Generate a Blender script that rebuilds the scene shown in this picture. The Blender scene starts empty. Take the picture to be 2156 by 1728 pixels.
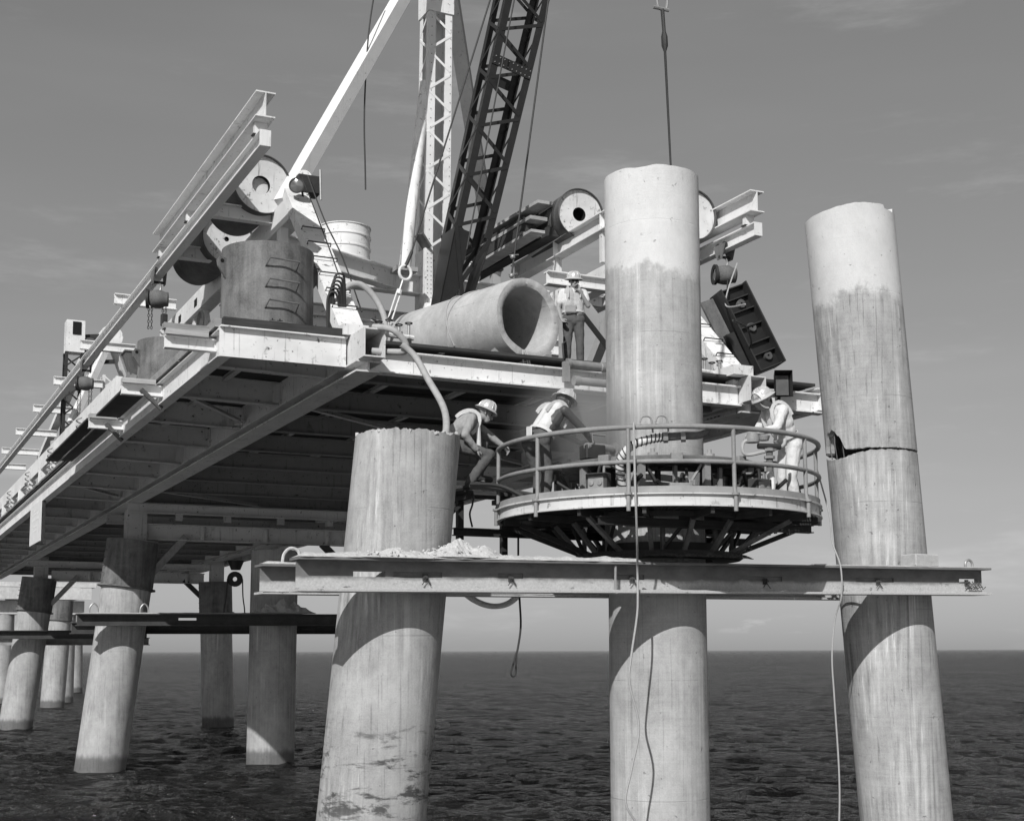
import bpy, bmesh, math, random
import numpy as np
from mathutils import Vector, Matrix, noise as mnoise

random.seed(7)
rng = np.random.default_rng(7)
scene = bpy.context.scene
COL = scene.collection
rad = math.radians

# ------------------------------------------------------------------ camera
YAW, PITCH, ROLL = rad(25.8), rad(6.5), rad(0.17)
cam_d = bpy.data.cameras.new("camera")
cam = bpy.data.objects.new("camera", cam_d)
COL.objects.link(cam)
fw = Vector((math.sin(YAW) * math.cos(PITCH), math.cos(YAW) * math.cos(PITCH), math.sin(PITCH)))
rt = Vector((math.cos(YAW), -math.sin(YAW), 0))
up = rt.cross(fw)
r2 = rt * math.cos(ROLL) - up * math.sin(ROLL)
u2 = r2.cross(fw)
CAM = Vector((-10.372, -16.70, 3.25))
cam.matrix_world = Matrix(((r2.x, u2.x, -fw.x, CAM.x), (r2.y, u2.y, -fw.y, CAM.y), (r2.z, u2.z, -fw.z, CAM.z), (0, 0, 0, 1)))
cam_d.sensor_width = 36
cam_d.lens = 36 * 2900 / 2156
cam_d.shift_y = 0.0812
cam_d.clip_start = 0.1
cam_d.clip_end = 200000
scene.camera = cam

# ------------------------------------------------------------------ sky and sun
SUN_AZ, SUN_EL = rad(43.0), rad(35.3)        # azimuth measured from -Y towards -X
to_sun = Vector((-math.sin(SUN_AZ) * math.cos(SUN_EL), -math.cos(SUN_AZ) * math.cos(SUN_EL), math.sin(SUN_EL)))
world = bpy.data.worlds.new("World")
scene.world = world
world.use_nodes = True
wn, wl = world.node_tree.nodes, world.node_tree.links
wn.clear()


def wnode(t, **k):
    n = wn.new(t)
    for a, b in k.items():
        setattr(n, a, b)
    return n


def wmath(op, a, b=None, clamp=False):
    n = wnode("ShaderNodeMath", operation=op, use_clamp=clamp)
    for i, x in enumerate((a, b)):
        if x is None:
            continue
        if isinstance(x, (int, float)):
            n.inputs[i].default_value = x
        else:
            wl.new(x, n.inputs[i])
    return n.outputs[0]


def wrange(v, a, b, c=0.0, d=1.0):
    n = wnode("ShaderNodeMapRange", interpolation_type='SMOOTHSTEP')
    wl.new(v, n.inputs[0])
    for i, x in enumerate((a, b, c, d)):
        n.inputs[i + 1].default_value = x
    return n.outputs[0]


sky = wnode("ShaderNodeTexSky", sky_type='NISHITA', sun_disc=False)
sky.sun_elevation = SUN_EL
sky.sun_rotation = math.atan2(to_sun.x, to_sun.y)
sky.air_density = 1.0
sky.dust_density = 0.8
sky.ozone_density = 1.0
sep = wnode("ShaderNodeSeparateColor")
wl.new(sky.outputs[0], sep.inputs[0])
# black-and-white film behind a yellow filter: mostly the red and green of the sky
grey = wmath('ADD', wmath('MULTIPLY', sep.outputs[0], 0.30), wmath('ADD', wmath('MULTIPLY', sep.outputs[1], 0.45), wmath('MULTIPLY', sep.outputs[2], 0.12)))
tc = wnode("ShaderNodeTexCoord")
sx = wnode("ShaderNodeSeparateXYZ")
wl.new(tc.outputs['Generated'], sx.inputs[0])


def wnoise(scale, detail, rough):
    mp = wnode("ShaderNodeMapping")
    wl.new(tc.outputs['Generated'], mp.inputs[0])
    mp.inputs['Scale'].default_value = scale
    n = wnode("ShaderNodeTexNoise")
    wl.new(mp.outputs[0], n.inputs['Vector'])
    n.inputs['Scale'].default_value = 1
    n.inputs['Detail'].default_value = detail
    n.inputs['Roughness'].default_value = rough
    return n.outputs[0]


el = sx.outputs[2]
cir = wrange(wnoise((5, 5, 26), 7, 0.62), 0.52, 0.85)
veil = wrange(wnoise((1.6, 1.6, 9), 4, 0.5), 0.45, 0.8)
bank = wmath('MULTIPLY', wrange(wnoise((32, 32, 105), 6, 0.55), 0.5, 0.64), wmath('MULTIPLY', wrange(el, 0.011, 0.014), wrange(el, 0.026, 0.019)))
azi = wmath('ARCTAN2', sx.outputs[0], sx.outputs[1])
bank = wmath('MULTIPLY', bank, wmath('MULTIPLY', wrange(azi, 0.585, 0.62), wrange(azi, 0.69, 0.66)))
cloud = wmath('ADD', wmath('MULTIPLY', cir, 1.9), wmath('ADD', wmath('MULTIPLY', veil, 0.45), wmath('MULTIPLY', bank, 1.1)))
grey = wmath('MULTIPLY', wmath('POWER', grey, 0.63), 1.90)      # film curve: flattens the sky's range
grey = wmath('ADD', grey, cloud)
comb = wnode("ShaderNodeCombineColor")
for i in range(3):
    wl.new(grey, comb.inputs[i])
bg = wnode("ShaderNodeBackground")
wl.new(comb.outputs[0], bg.inputs[0])
bg.inputs[1].default_value = 0.075
wo = wnode("ShaderNodeOutputWorld")
wl.new(bg.outputs[0], wo.inputs[0])

sun_d = bpy.data.lights.new("sun", 'SUN')
sun_d.energy = 4.2
sun_d.angle = rad(0.53)
sun_d.color = (1, 0.995, 0.985)
sun = bpy.data.objects.new("sun", sun_d)
COL.objects.link(sun)
sun.location = (-30, -40, 50)
sun.rotation_euler = to_sun.to_track_quat('Z', 'Y').to_euler()

scene.view_settings.view_transform = 'Standard'
scene.view_settings.look = 'None'
scene.view_settings.gamma = 1
scene.view_settings.use_curve_mapping = False
scene.view_settings.exposure = 0.0
scene.render.engine = 'CYCLES'
scene.cycles.max_bounces = 6
scene.cycles.diffuse_bounces = 4

# ------------------------------------------------------------------ materials (all neutral greys: the photograph is black and white)
MATS = {}


class NT:
    def __init__(self, name):
        m = bpy.data.materials.new(name)
        m.use_nodes = True
        self.m, self.n, self.l = m, m.node_tree.nodes, m.node_tree.links
        self.b = self.n["Principled BSDF"]
        self.tc = self.n.new("ShaderNodeTexCoord")
        self.co = self.tc.outputs['Object']

    def math(self, op, a, b=None, clamp=False):
        n = self.n.new("ShaderNodeMath")
        n.operation = op
        n.use_clamp = clamp
        for i, x in enumerate((a, b)):
            if x is None:
                continue
            if isinstance(x, (int, float)):
                n.inputs[i].default_value = x
            else:
                self.l.new(x, n.inputs[i])
        return n.outputs[0]

    def noise(self, scale, detail=4, rough=0.55, dist=0.0, off=(0, 0, 0)):
        mp = self.n.new("ShaderNodeMapping")
        self.l.new(self.co, mp.inputs[0])
        mp.inputs['Scale'].default_value = scale if isinstance(scale, tuple) else (scale,) * 3
        mp.inputs['Location'].default_value = off
        n = self.n.new("ShaderNodeTexNoise")
        self.l.new(mp.outputs[0], n.inputs['Vector'])
        n.inputs['Scale'].default_value = 1
        n.inputs['Detail'].default_value = detail
        n.inputs['Roughness'].default_value = rough
        n.inputs['Distortion'].default_value = dist
        return n.outputs[0]

    def rng(self, v, a, b, c=0.0, d=1.0, smooth=True):
        n = self.n.new("ShaderNodeMapRange")
        if smooth:
            n.interpolation_type = 'SMOOTHSTEP'
        self.l.new(v, n.inputs[0])
        for i, x in enumerate((a, b, c, d)):
            n.inputs[i + 1].default_value = x
        return n.outputs[0]

    def mix(self, f, a, b):
        # scalar mix
        n = self.n.new("ShaderNodeMix")
        for s, x in ((0, f), (2, a), (3, b)):
            if isinstance(x, (int, float)):
                n.inputs[s].default_value = x
            else:
                self.l.new(x, n.inputs[s])
        return n.outputs[0]

    def xyz(self):
        s = self.n.new("ShaderNodeSeparateXYZ")
        self.l.new(self.co, s.inputs[0])
        return s.outputs

    def finish(self, val, rough, bump=None, bstr=0.3, bdist=0.01, metal=0.0, spec=0.4):
        c = self.n.new("ShaderNodeCombineColor")
        for i in range(3):
            if isinstance(val, (int, float)):
                c.inputs[i].default_value = val
            else:
                self.l.new(val, c.inputs[i])
        self.l.new(c.outputs[0], self.b.inputs['Base Color'])
        if isinstance(rough, (int, float)):
            self.b.inputs['Roughness'].default_value = rough
        else:
            self.l.new(rough, self.b.inputs['Roughness'])
        self.b.inputs['Metallic'].default_value = metal
        self.b.inputs['Specular IOR Level'].default_value = spec
        if bump is not None:
            bn = self.n.new("ShaderNodeBump")
            bn.inputs['Strength'].default_value = bstr
            bn.inputs['Distance'].default_value = bdist
            self.l.new(bump, bn.inputs['Height'])
            self.l.new(bn.outputs[0], self.b.inputs['Normal'])
        return self.m


def concrete(name, base=0.36, seed=0.0, line_z=None, light=0.5, stain=None, streak=0.5, rings=0.25, wet=None):
    """pile concrete: vertical run-off streaks, faint ring marks of the form, blotches; above line_z the younger pale casting"""
    t = NT(name)
    o = (seed * 13.1, seed * 7.7, seed * 3.3)
    x = t.xyz()
    half = lambda n_, k: t.math('MULTIPLY', t.math('SUBTRACT', n_, 0.5), k)
    st = t.noise((11, 11, 0.2), 5, 0.62, off=o)
    st2 = t.noise((24, 24, 0.4), 4, 0.62, off=o)
    bl = t.noise((1.5, 1.5, 1.2), 7, 0.62, 0.3, off=o)
    mot = t.noise((7, 7, 5), 6, 0.68, 0.2, off=o)
    rg = t.noise((1.2, 1.2, 30), 3, 0.7, off=o)
    fine = t.noise(48, 4, 0.65)
    where = t.rng(t.noise((1.1, 1.1, 0.55), 4, 0.55, off=(o[0] + 7, o[1], o[2])), 0.44, 0.60)
    v = t.math('ADD', 1.0, half(bl, 0.95))
    v = t.math('ADD', v, half(mot, 0.55))
    v = t.math('ADD', v, t.math('MULTIPLY', half(st, 1.5 * streak), t.math('ADD', t.math('MULTIPLY', where, 0.85), 0.15)))
    v = t.math('ADD', v, t.math('MULTIPLY', t.rng(st2, 0.58, 0.70), t.math('MULTIPLY', where, 0.40 * streak)))
    v = t.math('SUBTRACT', v, t.math('MULTIPLY', t.rng(st2, 0.44, 0.33), t.math('MULTIPLY', t.math('SUBTRACT', 1.0, where), 0.20 * streak)))
    v = t.math('ADD', v, half(rg, rings * 0.6))
    v = t.math('ADD', v, half(fine, 0.40))
    # faint casting joints round the cylinder
    jz = t.math('ABSOLUTE', t.math('SUBTRACT', t.math('FRACT', t.math('ADD', t.math('MULTIPLY', x[2], 0.62), seed * 0.37)), 0.5))
    joint = t.math('MULTIPLY', t.rng(jz, 0.007, 0.002), t.rng(bl, 0.45, 0.58))
    v = t.math('SUBTRACT', v, t.math('MULTIPLY', joint, 0.16))
    v = t.math('MULTIPLY', v, base)
    if line_z is not None:
        edge = t.math('ADD', x[2], t.math('MULTIPLY', t.math('SUBTRACT', t.noise((1.3, 1.3, 0.9), 6, 0.6, off=o), 0.5), 0.9))
        k = t.rng(t.math('ADD', edge, half(mot, 0.55)), line_z - 0.10, line_z + 0.13)
        pale = t.math('MULTIPLY', t.math('ADD', 1.0, t.math('ADD', t.math('MULTIPLY', t.math('SUBTRACT', bl, 0.5), 0.45), t.math('MULTIPLY', t.math('SUBTRACT', mot, 0.5), 0.22))), light)
        pale = t.math('ADD', pale, t.math('MULTIPLY', t.math('SUBTRACT', fine, 0.5), 0.10))
        pale = t.math('SUBTRACT', pale, t.math('MULTIPLY', t.rng(t.noise((9, 9, 3), 5, 0.7, off=o), 0.64, 0.72), 0.14))
        v = t.mix(k, v, pale)
    if stain is not None:                      # dark tarry patch (z centre, half height, strength)
        zc, hh, sg, ax = stain
        d = t.math('ABSOLUTE', t.math('SUBTRACT', x[2], zc))
        m = t.rng(d, hh, hh * 0.3)
        m = t.math('MULTIPLY', m, t.rng(t.noise((1.6, 1.6, 5.5), 7, 0.72, 0.35, off=o), 0.50, 0.62))
        v = t.mix(t.math('MULTIPLY', m, sg), v, 0.06)
    if wet is not None:
        wv = t.math('ADD', x[2], t.math('MULTIPLY', t.math('SUBTRACT', t.noise((5, 5, 2), 3, 0.6), 0.5), 0.25))
        v = t.math('MULTIPLY', v, t.rng(wv, wet, wet + 0.22, 0.42, 1.0))
    spots = t.rng(t.noise(13, 3, 0.55, off=o), 0.68, 0.74)
    v = t.math('MULTIPLY', v, t.math('SUBTRACT', 1.0, t.math('MULTIPLY', spots, 0.35)))
    bmp = t.math('ADD', t.math('MULTIPLY', fine, 0.5), t.math('ADD', t.math('MULTIPLY', rg, 0.3), t.math('MULTIPLY', st2, 0.3)))
    bmp = t.math('SUBTRACT', bmp, t.math('ADD', t.math('MULTIPLY', spots, 0.8), t.math('MULTIPLY', joint, 0.25)))
    v = t.math('MAXIMUM', v, 0.03)
    return t.finish(v, 0.88, bmp, 0.6, 0.014, spec=0.2)


def paint(name, base=0.72, wear=0.5, rough=0.5, seed=0.0, rust=0.12):
    """weathered paint on steel: dirt clouds, drips, chipped rust specks"""
    t = NT(name)
    o = (seed * 5.1, seed * 9.7, seed * 2.3)
    dirt = t.noise((1.1, 1.1, 1.6), 6, 0.62, 0.3, off=o)
    drip = t.noise((15, 15, 0.8), 4, 0.6, off=o)
    chip = t.noise(11, 5, 0.65, off=o)
    fine = t.noise(70, 2, 0.5)
    v = t.math('MULTIPLY', t.math('ADD', 1.0, t.math('MULTIPLY', t.math('SUBTRACT', dirt, 0.5), 0.7 * wear)), base)
    v = t.math('MULTIPLY', v, t.math('SUBTRACT', 1.0, t.math('MULTIPLY', t.rng(drip, 0.58, 0.75), 0.45 * wear)))
    patch = t.rng(t.noise((3.4, 3.4, 2.2), 6, 0.7, 0.3, off=(o[2], o[0], o[1])), 0.60, 0.67)
    v = t.mix(t.math('MULTIPLY', patch, min(0.8, wear * 0.55)), v, base * 0.42)
    v = t.mix(t.math('MULTIPLY', t.rng(chip, 0.655 - 0.05 * wear, 0.70), min(1.0, wear * 1.3)), v, rust)
    return t.finish(v, t.rng(dirt, 0.3, 0.8, rough, min(1, rough + 0.3)), t.math('ADD', t.math('MULTIPLY', chip, 0.6), t.math('MULTIPLY', fine, 0.15)), 0.12, 0.006)


def rusty(name, base=0.13, var=0.9, rough=0.75, seed=0.0, drip=0.5):
    t = NT(name)
    o = (seed * 5.1, seed * 9.7, seed * 2.3)
    a = t.noise(2.2, 7, 0.65, 0.5, off=o)
    d = t.noise((7, 7, 0.5), 5, 0.6, off=o)
    f = t.noise(38, 4, 0.6)
    v = t.math('ADD', 1.0, t.math('MULTIPLY', t.math('SUBTRACT', a, 0.5), 2 * var))
    v = t.math('ADD', v, t.math('MULTIPLY', t.math('SUBTRACT', d, 0.5), 2 * drip))
    v = t.math('ADD', v, t.math('MULTIPLY', t.math('SUBTRACT', f, 0.5), 0.9 * var))
    v = t.math('MAXIMUM', t.math('MULTIPLY', v, base), base * 0.25)
    return t.finish(v, rough, f, 0.3, 0.006, spec=0.3)


def plain(name, base, rough=0.7, var=0.3, scale=8.0, bump=0.15, spec=0.35, metal=0.0):
    t = NT(name)
    a = t.noise(scale, 5, 0.6)
    f = t.noise(scale * 9, 2, 0.5)
    v = t.math('MULTIPLY', t.math('ADD', 1.0, t.math('MULTIPLY', t.math('SUBTRACT', a, 0.5), 2 * var)), base)
    return t.finish(v, rough, t.math('ADD', a, t.math('MULTIPLY', f, 0.4)), bump, 0.01, metal, spec)


def wood(name, base=0.25, seed=0.0):
    t = NT(name)
    o = (seed, seed * 2, seed * 3)
    g = t.noise((1.5, 38, 38), 4, 0.6, off=o)
    a = t.noise(2.4, 4, 0.6, off=o)
    v = t.math('ADD', 1.0, t.math('ADD', t.math('MULTIPLY', t.math('SUBTRACT', g, 0.5), 1.3), t.math('MULTIPLY', t.math('SUBTRACT', a, 0.5), 0.9)))
    return t.finish(t.math('MULTIPLY', v, base), 0.85, g, 0.3, 0.006, spec=0.2)


M = dict(
    white=paint("white paint", 0.70, 0.75, 0.5, 1),
    white2=paint("chipped white paint", 0.72, 1.15, 0.55, 2),
    white_clean=paint("fresh white paint", 0.72, 0.38, 0.45, 3),
    girder=paint("dirty girder paint", 0.58, 1.0, 0.65, 4, 0.07),
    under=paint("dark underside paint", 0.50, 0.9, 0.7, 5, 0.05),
    underdark=paint("shaded underside paint", 0.22, 0.9, 0.7, 9, 0.05),  # darker copy of the underside paint; the middle bay's shade is in its colour
    grimy=paint("grimy white paint", 0.56, 1.2, 0.6, 11),
    grey=paint("grey paint", 0.33, 0.7, 0.55, 6),
    rust=rusty("rusty steel", 0.13, 0.8, 0.75, 1),
    rust2=rusty("dark rusty steel", 0.09, 0.9, 0.8, 2),
    sleeve=rusty("weathered casing steel", 0.135, 1.0, 0.7, 3, 0.9),
    tank=paint("blotched tank paint", 0.62, 1.5, 0.5, 7, 0.1),
    tankside=rusty("tank shell", 0.10, 0.9, 0.6, 5, 0.4),
    black=plain("black paint", 0.016, 0.42, 0.5, 5, 0.1, 0.5),
    dark=plain("dark steel", 0.03, 0.6, 0.5, 7, 0.2),
    hole=plain("shade and mark black", 0.008, 0.9, 0.3),  # near-black standing in for the shade inside holes; also painted marks
    steel=plain("bare steel", 0.30, 0.45, 0.4, 10, 0.15, 0.5, 0.3),
    clampsteel=rusty("clamp beam steel", 0.30, 0.6, 0.7, 6, 0.3),
    clampdark=rusty("dark clamp beam steel", 0.06, 0.6, 0.75, 8, 0.3),
    rail=rusty("galvanised rail pipe", 0.24, 0.5, 0.55, 9, 0.2),
    wood=wood("weathered timber", 0.27, 1),
    wood2=wood("dark timber", 0.05, 2),  # very dark timber, also used for the deck planks
    ply=plain("grey plywood", 0.30, 0.9, 0.45, 3.0, 0.2, 0.2),
    wood3=wood("pale sawn timber", 0.36, 3),
    rubble=plain("crushed concrete", 0.50, 0.95, 0.5, 22, 0.9, 0.1),
    ropem=plain("manila rope", 0.38, 0.9, 0.3, 60, 0.4, 0.1),
    wire=plain("greased wire rope", 0.035, 0.6, 0.3, 80, 0.4),
    hose=plain("air hose rubber", 0.36, 0.75, 0.35, 9, 0.2),
    hosewhite=plain("pale wrapped hose", 0.62, 0.8, 0.25, 14, 0.2),
    rubber=plain("black rubber", 0.02, 0.6, 0.3, 20, 0.1),
    skin=plain("pale skin", 0.30, 0.55, 0.12, 14, 0.1),  # lighter of the two skin tones
    skindark=plain("dark skin", 0.07, 0.5, 0.15, 14, 0.1),
    shirt=plain("pale cotton", 0.62, 0.95, 0.25, 14, 0.6, 0.1),
    shirtgrey=plain("grey work shirt", 0.30, 0.95, 0.35, 13, 0.6, 0.1),
    vest=plain("canvas vest", 0.42, 0.9, 0.3, 18, 0.5, 0.1),
    strap=plain("webbing strap", 0.58, 0.9, 0.2, 30, 0.3, 0.1),
    trousers=plain("dark trousers", 0.10, 0.95, 0.35, 10, 0.6, 0.1),
    trouserwhite=plain("white overalls", 0.60, 0.95, 0.3, 10, 0.6, 0.1),
    helmet=plain("aluminium hat", 0.62, 0.32, 0.12, 9, 0.05, 0.5, 0.35),
    boot=plain("boot leather", 0.05, 0.7, 0.3, 20, 0.2),
    hair=plain("dark hair", 0.03, 0.7, 0.3, 60, 0.4),
    glass=plain("lamp glass", 0.22, 0.12, 0.35, 9, 0.05, 0.8, 0.5),
    signm=plain("sign paint", 0.66, 0.7, 0.15, 4, 0.05),
    deckconc=concrete("precast deck concrete", 0.52, 3.0, streak=0.2, rings=0.0),
)
M['pileL'] = concrete("left pile concrete", 0.35, 1.0, line_z=None, stain=(1.7, 0.95, 0.92, 0), streak=1.35, rings=0.15)
M['pileM'] = concrete("middle pile concrete", 0.385, 2.0, line_z=8.55, light=0.60, streak=1.0, rings=0.4)
M['pileR'] = concrete("right pile concrete", 0.375, 3.0, line_z=8.60, light=0.58, streak=1.5, rings=0.45)
M['pileB'] = concrete("older pile concrete", 0.36, 4.0, streak=1.1, rings=0.15, wet=0.30)
M['pipe'] = concrete("lying pile concrete", 0.42, 5.0, streak=0.1, rings=0.05)
def splash_shade(name):
    # rolled steel: upper web darkened for the flange's shade, pale concrete splash below
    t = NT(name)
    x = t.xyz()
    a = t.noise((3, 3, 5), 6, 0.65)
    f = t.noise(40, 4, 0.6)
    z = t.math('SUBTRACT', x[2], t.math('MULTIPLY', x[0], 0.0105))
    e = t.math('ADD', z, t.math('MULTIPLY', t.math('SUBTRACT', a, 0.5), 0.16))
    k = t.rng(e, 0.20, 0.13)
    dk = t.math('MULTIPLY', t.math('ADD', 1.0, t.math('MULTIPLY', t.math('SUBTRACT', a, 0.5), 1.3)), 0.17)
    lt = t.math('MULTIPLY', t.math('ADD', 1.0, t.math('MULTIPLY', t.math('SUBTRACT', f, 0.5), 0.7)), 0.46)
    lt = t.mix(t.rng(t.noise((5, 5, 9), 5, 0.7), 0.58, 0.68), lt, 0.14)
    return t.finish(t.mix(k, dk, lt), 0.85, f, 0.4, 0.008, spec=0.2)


M['splash_shade'] = splash_shade("splashed beam steel")
M['block'] = concrete("concrete block", 0.40, 6.0, streak=0.1, rings=0.0)


# ------------------------------------------------------------------ mesh helpers
def V(*a):
    return Vector(a)


SLOPE = -0.0085


def SL(p):
    """the trestle platform runs very slightly downhill away from the camera"""
    p = Vector(p)
    return Vector((p.x, p.y, p.z + SLOPE * (p.y - 3.1)))


class MB:
    def __init__(self):
        self.v, self.f, self.sm = [], [], []

    def add(self, vs, fs, smooth=False):
        o = len(self.v)
        self.v += [Vector(p) for p in vs]
        self.f += [tuple(i + o for i in f) for f in fs]
        self.sm += [smooth] * len(fs)
        return self

    def box(self, c, s, ax=None):
        c = Vector(c)
        h = [x / 2 for x in s]
        ax = ax or (V(1, 0, 0), V(0, 1, 0), V(0, 0, 1))
        vs = [c + ax[0] * (h[0] * i) + ax[1] * (h[1] * j) + ax[2] * (h[2] * k) for i in (-1, 1) for j in (-1, 1) for k in (-1, 1)]
        return self.add(vs, [(0, 1, 3, 2), (4, 6, 7, 5), (0, 4, 5, 1), (2, 3, 7, 6), (0, 2, 6, 4), (1, 5, 7, 3)])

    def box2(self, a, b):
        a, b = Vector(a), Vector(b)
        return self.box((a + b) / 2, [abs(x) for x in (b - a)])

    def frame(self, p0, p1, upv=(0, 0, 1)):
        p0, p1 = Vector(p0), Vector(p1)
        d = (p1 - p0).normalized()
        u = Vector(upv)
        if abs(d.dot(u)) > 0.98:
            u = V(0, 1, 0)
        s = d.cross(u).normalized()
        return d, s, s.cross(d).normalized()

    def prism(self, p0, p1, prof, upv=(0, 0, 1)):
        """extrude a profile (list of side, up) from p0 to p1"""
        p0, p1 = Vector(p0), Vector(p1)
        d, s, u = self.frame(p0, p1, upv)
        n = len(prof)
        vs = [p + s * a + u * b for p in (p0, p1) for a, b in prof]
        fs = [(i, (i + 1) % n, (i + 1) % n + n, i + n) for i in range(n)]
        fs += [tuple(range(n))[::-1], tuple(range(n, 2 * n))]
        return self.add(vs, fs)

    def bar(self, p0, p1, w, h=None, upv=(0, 0, 1)):
        h = h or w
        return self.prism(p0, p1, [(-w / 2, -h / 2), (w / 2, -h / 2), (w / 2, h / 2), (-w / 2, h / 2)], upv)

    def ibeam(self, p0, p1, h, w, tf=0.025, tw=0.018, upv=(0, 0, 1)):
        """I profile; p0-p1 is the centre of the bottom face"""
        a, b = w / 2, tw / 2
        return self.prism(p0, p1, [(-a, 0), (a, 0), (a, tf), (b, tf), (b, h - tf), (a, h - tf), (a, h), (-a, h), (-a, h - tf), (-b, h - tf), (-b, tf), (-a, tf)], upv)

    def channel(self, p0, p1, h, w, t=0.02, side=1, upv=(0, 0, 1)):
        s = side
        pr = [(0, 0), (s * w, 0), (s * w, t), (s * t, t), (s * t, h - t), (s * w, h - t), (s * w, h), (0, h)]
        return self.prism(p0, p1, pr if s > 0 else pr[::-1], upv)

    def angle(self, p0, p1, w, t=0.012, upv=(0, 0, 1)):
        return self.prism(p0, p1, [(0, 0), (w, 0), (w, t), (t, t), (t, w), (0, w)], upv)

    def tube(self, pts, r, n=8, closed=False, cap=True):
        pts = [Vector(p) for p in pts]
        m = len(pts)
        rs = r if isinstance(r, (list, tuple)) else [r] * m
        vs = []
        s = None
        for i, p in enumerate(pts):
            if closed:
                d = pts[(i + 1) % m] - pts[i - 1]
            else:
                d = pts[min(i + 1, m - 1)] - pts[max(i - 1, 0)]
            d = d.normalized() if d.length > 1e-9 else V(0, 0, 1)
            if s is None:
                q = V(0, 0, 1) if abs(d.z) < 0.9 else V(1, 0, 0)
                s = d.cross(q).normalized()
            else:
                s = (s - d * s.dot(d))
                s = s.normalized() if s.length > 1e-6 else d.orthogonal().normalized()
            u = s.cross(d)
            vs += [p + (s * math.cos(2 * math.pi * k / n) + u * math.sin(2 * math.pi * k / n)) * rs[i] for k in range(n)]
        fs = []
        for i in range(m if closed else m - 1):
            j = (i + 1) % m
            fs += [(i * n + k, i * n + (k + 1) % n, j * n + (k + 1) % n, j * n + k) for k in range(n)]
        self.add(vs, fs, True)
        if cap and not closed:
            o = len(self.v) - len(vs)
            self.f += [tuple(o + k for k in range(n))[::-1], tuple(o + (m - 1) * n + k for k in range(n))]
            self.sm += [False, False]
        return self

    def lathe(self, c, axis, prof, n=32, ref=None, ang=None, closed=False, smooth=True):
        """prof: list of (radius, height along axis); closed: profile is a loop (thick wall)"""
        c, a = Vector(c), Vector(axis).normalized()
        s = (Vector(ref) - a * Vector(ref).dot(a)).normalized() if ref else a.orthogonal().normalized()
        t = a.cross(s)
        full = ang is None
        a0, a1 = ang or (0, 2 * math.pi)
        cols = n if full else n + 1
        m = len(prof)
        vs = []
        for i in range(cols):
            th = a0 + (a1 - a0) * i / n
            e = s * math.cos(th) + t * math.sin(th)
            vs += [c + e * r + a * h for r, h in prof]
        fs = []
        for i in range(n):
            j = (i + 1) % cols
            for k in range(m if closed else m - 1):
                l = (k + 1) % m
                fs.append((i * m + k, j * m + k, j * m + l, i * m + l))
        return self.add(vs, fs, smooth)

    def ring_strip(self, pts, w):
        pass

    def ball(self, c, r, n=10, sq=(1, 1, 1)):
        c = Vector(c)
        vs, fs = [], []
        for i in range(n + 1):
            ph = math.pi * i / n
            for k in range(2 * n):
                th = math.pi * k / n
                vs.append(c + V(math.sin(ph) * math.cos(th) * sq[0], math.sin(ph) * math.sin(th) * sq[1], math.cos(ph) * sq[2]) * r)
        m = 2 * n
        for i in range(n):
            for k in range(m):
                fs.append((i * m + k, (i + 1) * m + k, (i + 1) * m + (k + 1) % m, i * m + (k + 1) % m))
        return self.add(vs, fs, True)

    def capsule(self, p0, p1, r0, r1, n=10):
        p0, p1 = Vector(p0), Vector(p1)
        d = p1 - p0
        L = d.length
        if L < 1e-5:
            return self.ball(p0, r0, 6)
        d /= L
        s = d.orthogonal().normalized()
        u = d.cross(s)
        rings = []
        for q in (0.05, 0.35, 0.7, 1.0):
            rings.append((-r0 * math.cos(q * math.pi / 2), r0 * math.sin(q * math.pi / 2)))
        for q in (1.0, 0.7, 0.35, 0.05):
            rings.append((L + r1 * math.cos(q * math.pi / 2), r1 * math.sin(q * math.pi / 2)))
        vs = [p0 + d * h + (s * math.cos(2 * math.pi * k / n) + u * math.sin(2 * math.pi * k / n)) * r for h, r in rings for k in range(n)]
        m = len(rings)
        fs = [(i * n + k, i * n + (k + 1) % n, (i + 1) * n + (k + 1) % n, (i + 1) * n + k) for i in range(m - 1) for k in range(n)]
        fs += [tuple(range(n))[::-1], tuple((m - 1) * n + k for k in range(n))]
        return self.add(vs, fs, True)

    def build(self, name, mat, parent=None, sl=False, bevel=0.0, off=None):
        me = bpy.data.meshes.new(name)
        vs = [SL(p) for p in self.v] if sl else self.v
        if parent is not None:
            q = wloc(parent)
            vs = [p - q for p in vs]
        elif off is not None:
            vs = [p - Vector(off) for p in vs]
        me.from_pydata([tuple(p) for p in vs], [], self.f)
        me.polygons.foreach_set('use_smooth', self.sm)
        me.update()
        bm = bmesh.new()
        bm.from_mesh(me)
        bmesh.ops.recalc_face_normals(bm, faces=bm.faces)
        bm.to_mesh(me)
        bm.free()
        if any(self.sm) and name != 'tmp':
            me.set_sharp_from_angle(angle=rad(40))
        me.materials.append(M[mat] if isinstance(mat, str) else mat)
        o = bpy.data.objects.new(name, me)
        COL.objects.link(o)
        if parent is not None:
            o.parent = parent
        elif off is not None:
            o.location = off
        if bevel:
            b = o.modifiers.new('bevel', 'BEVEL')
            b.width = bevel
            b.segments = 1
            b.limit_method = 'ANGLE'
        return o


def wloc(o):
    q = Vector((0, 0, 0))
    while o is not None:
        q += o.location
        o = o.parent
    return q


def tag(o, label, cat, group=None):
    o['label'] = label
    o['category'] = cat
    if group:
        o['group'] = group
    return o


def thing(name, loc, label, cat, group=None):
    o = bpy.data.objects.new(name, None)
    o.empty_display_size = 0.2
    COL.objects.link(o)
    o.location = loc
    return tag(o, label, cat, group)


def struct(o, kind='structure'):
    o['kind'] = kind
    return o


def lerp(a, b, t):
    return Vector(a) * (1 - t) + Vector(b) * t


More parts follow.
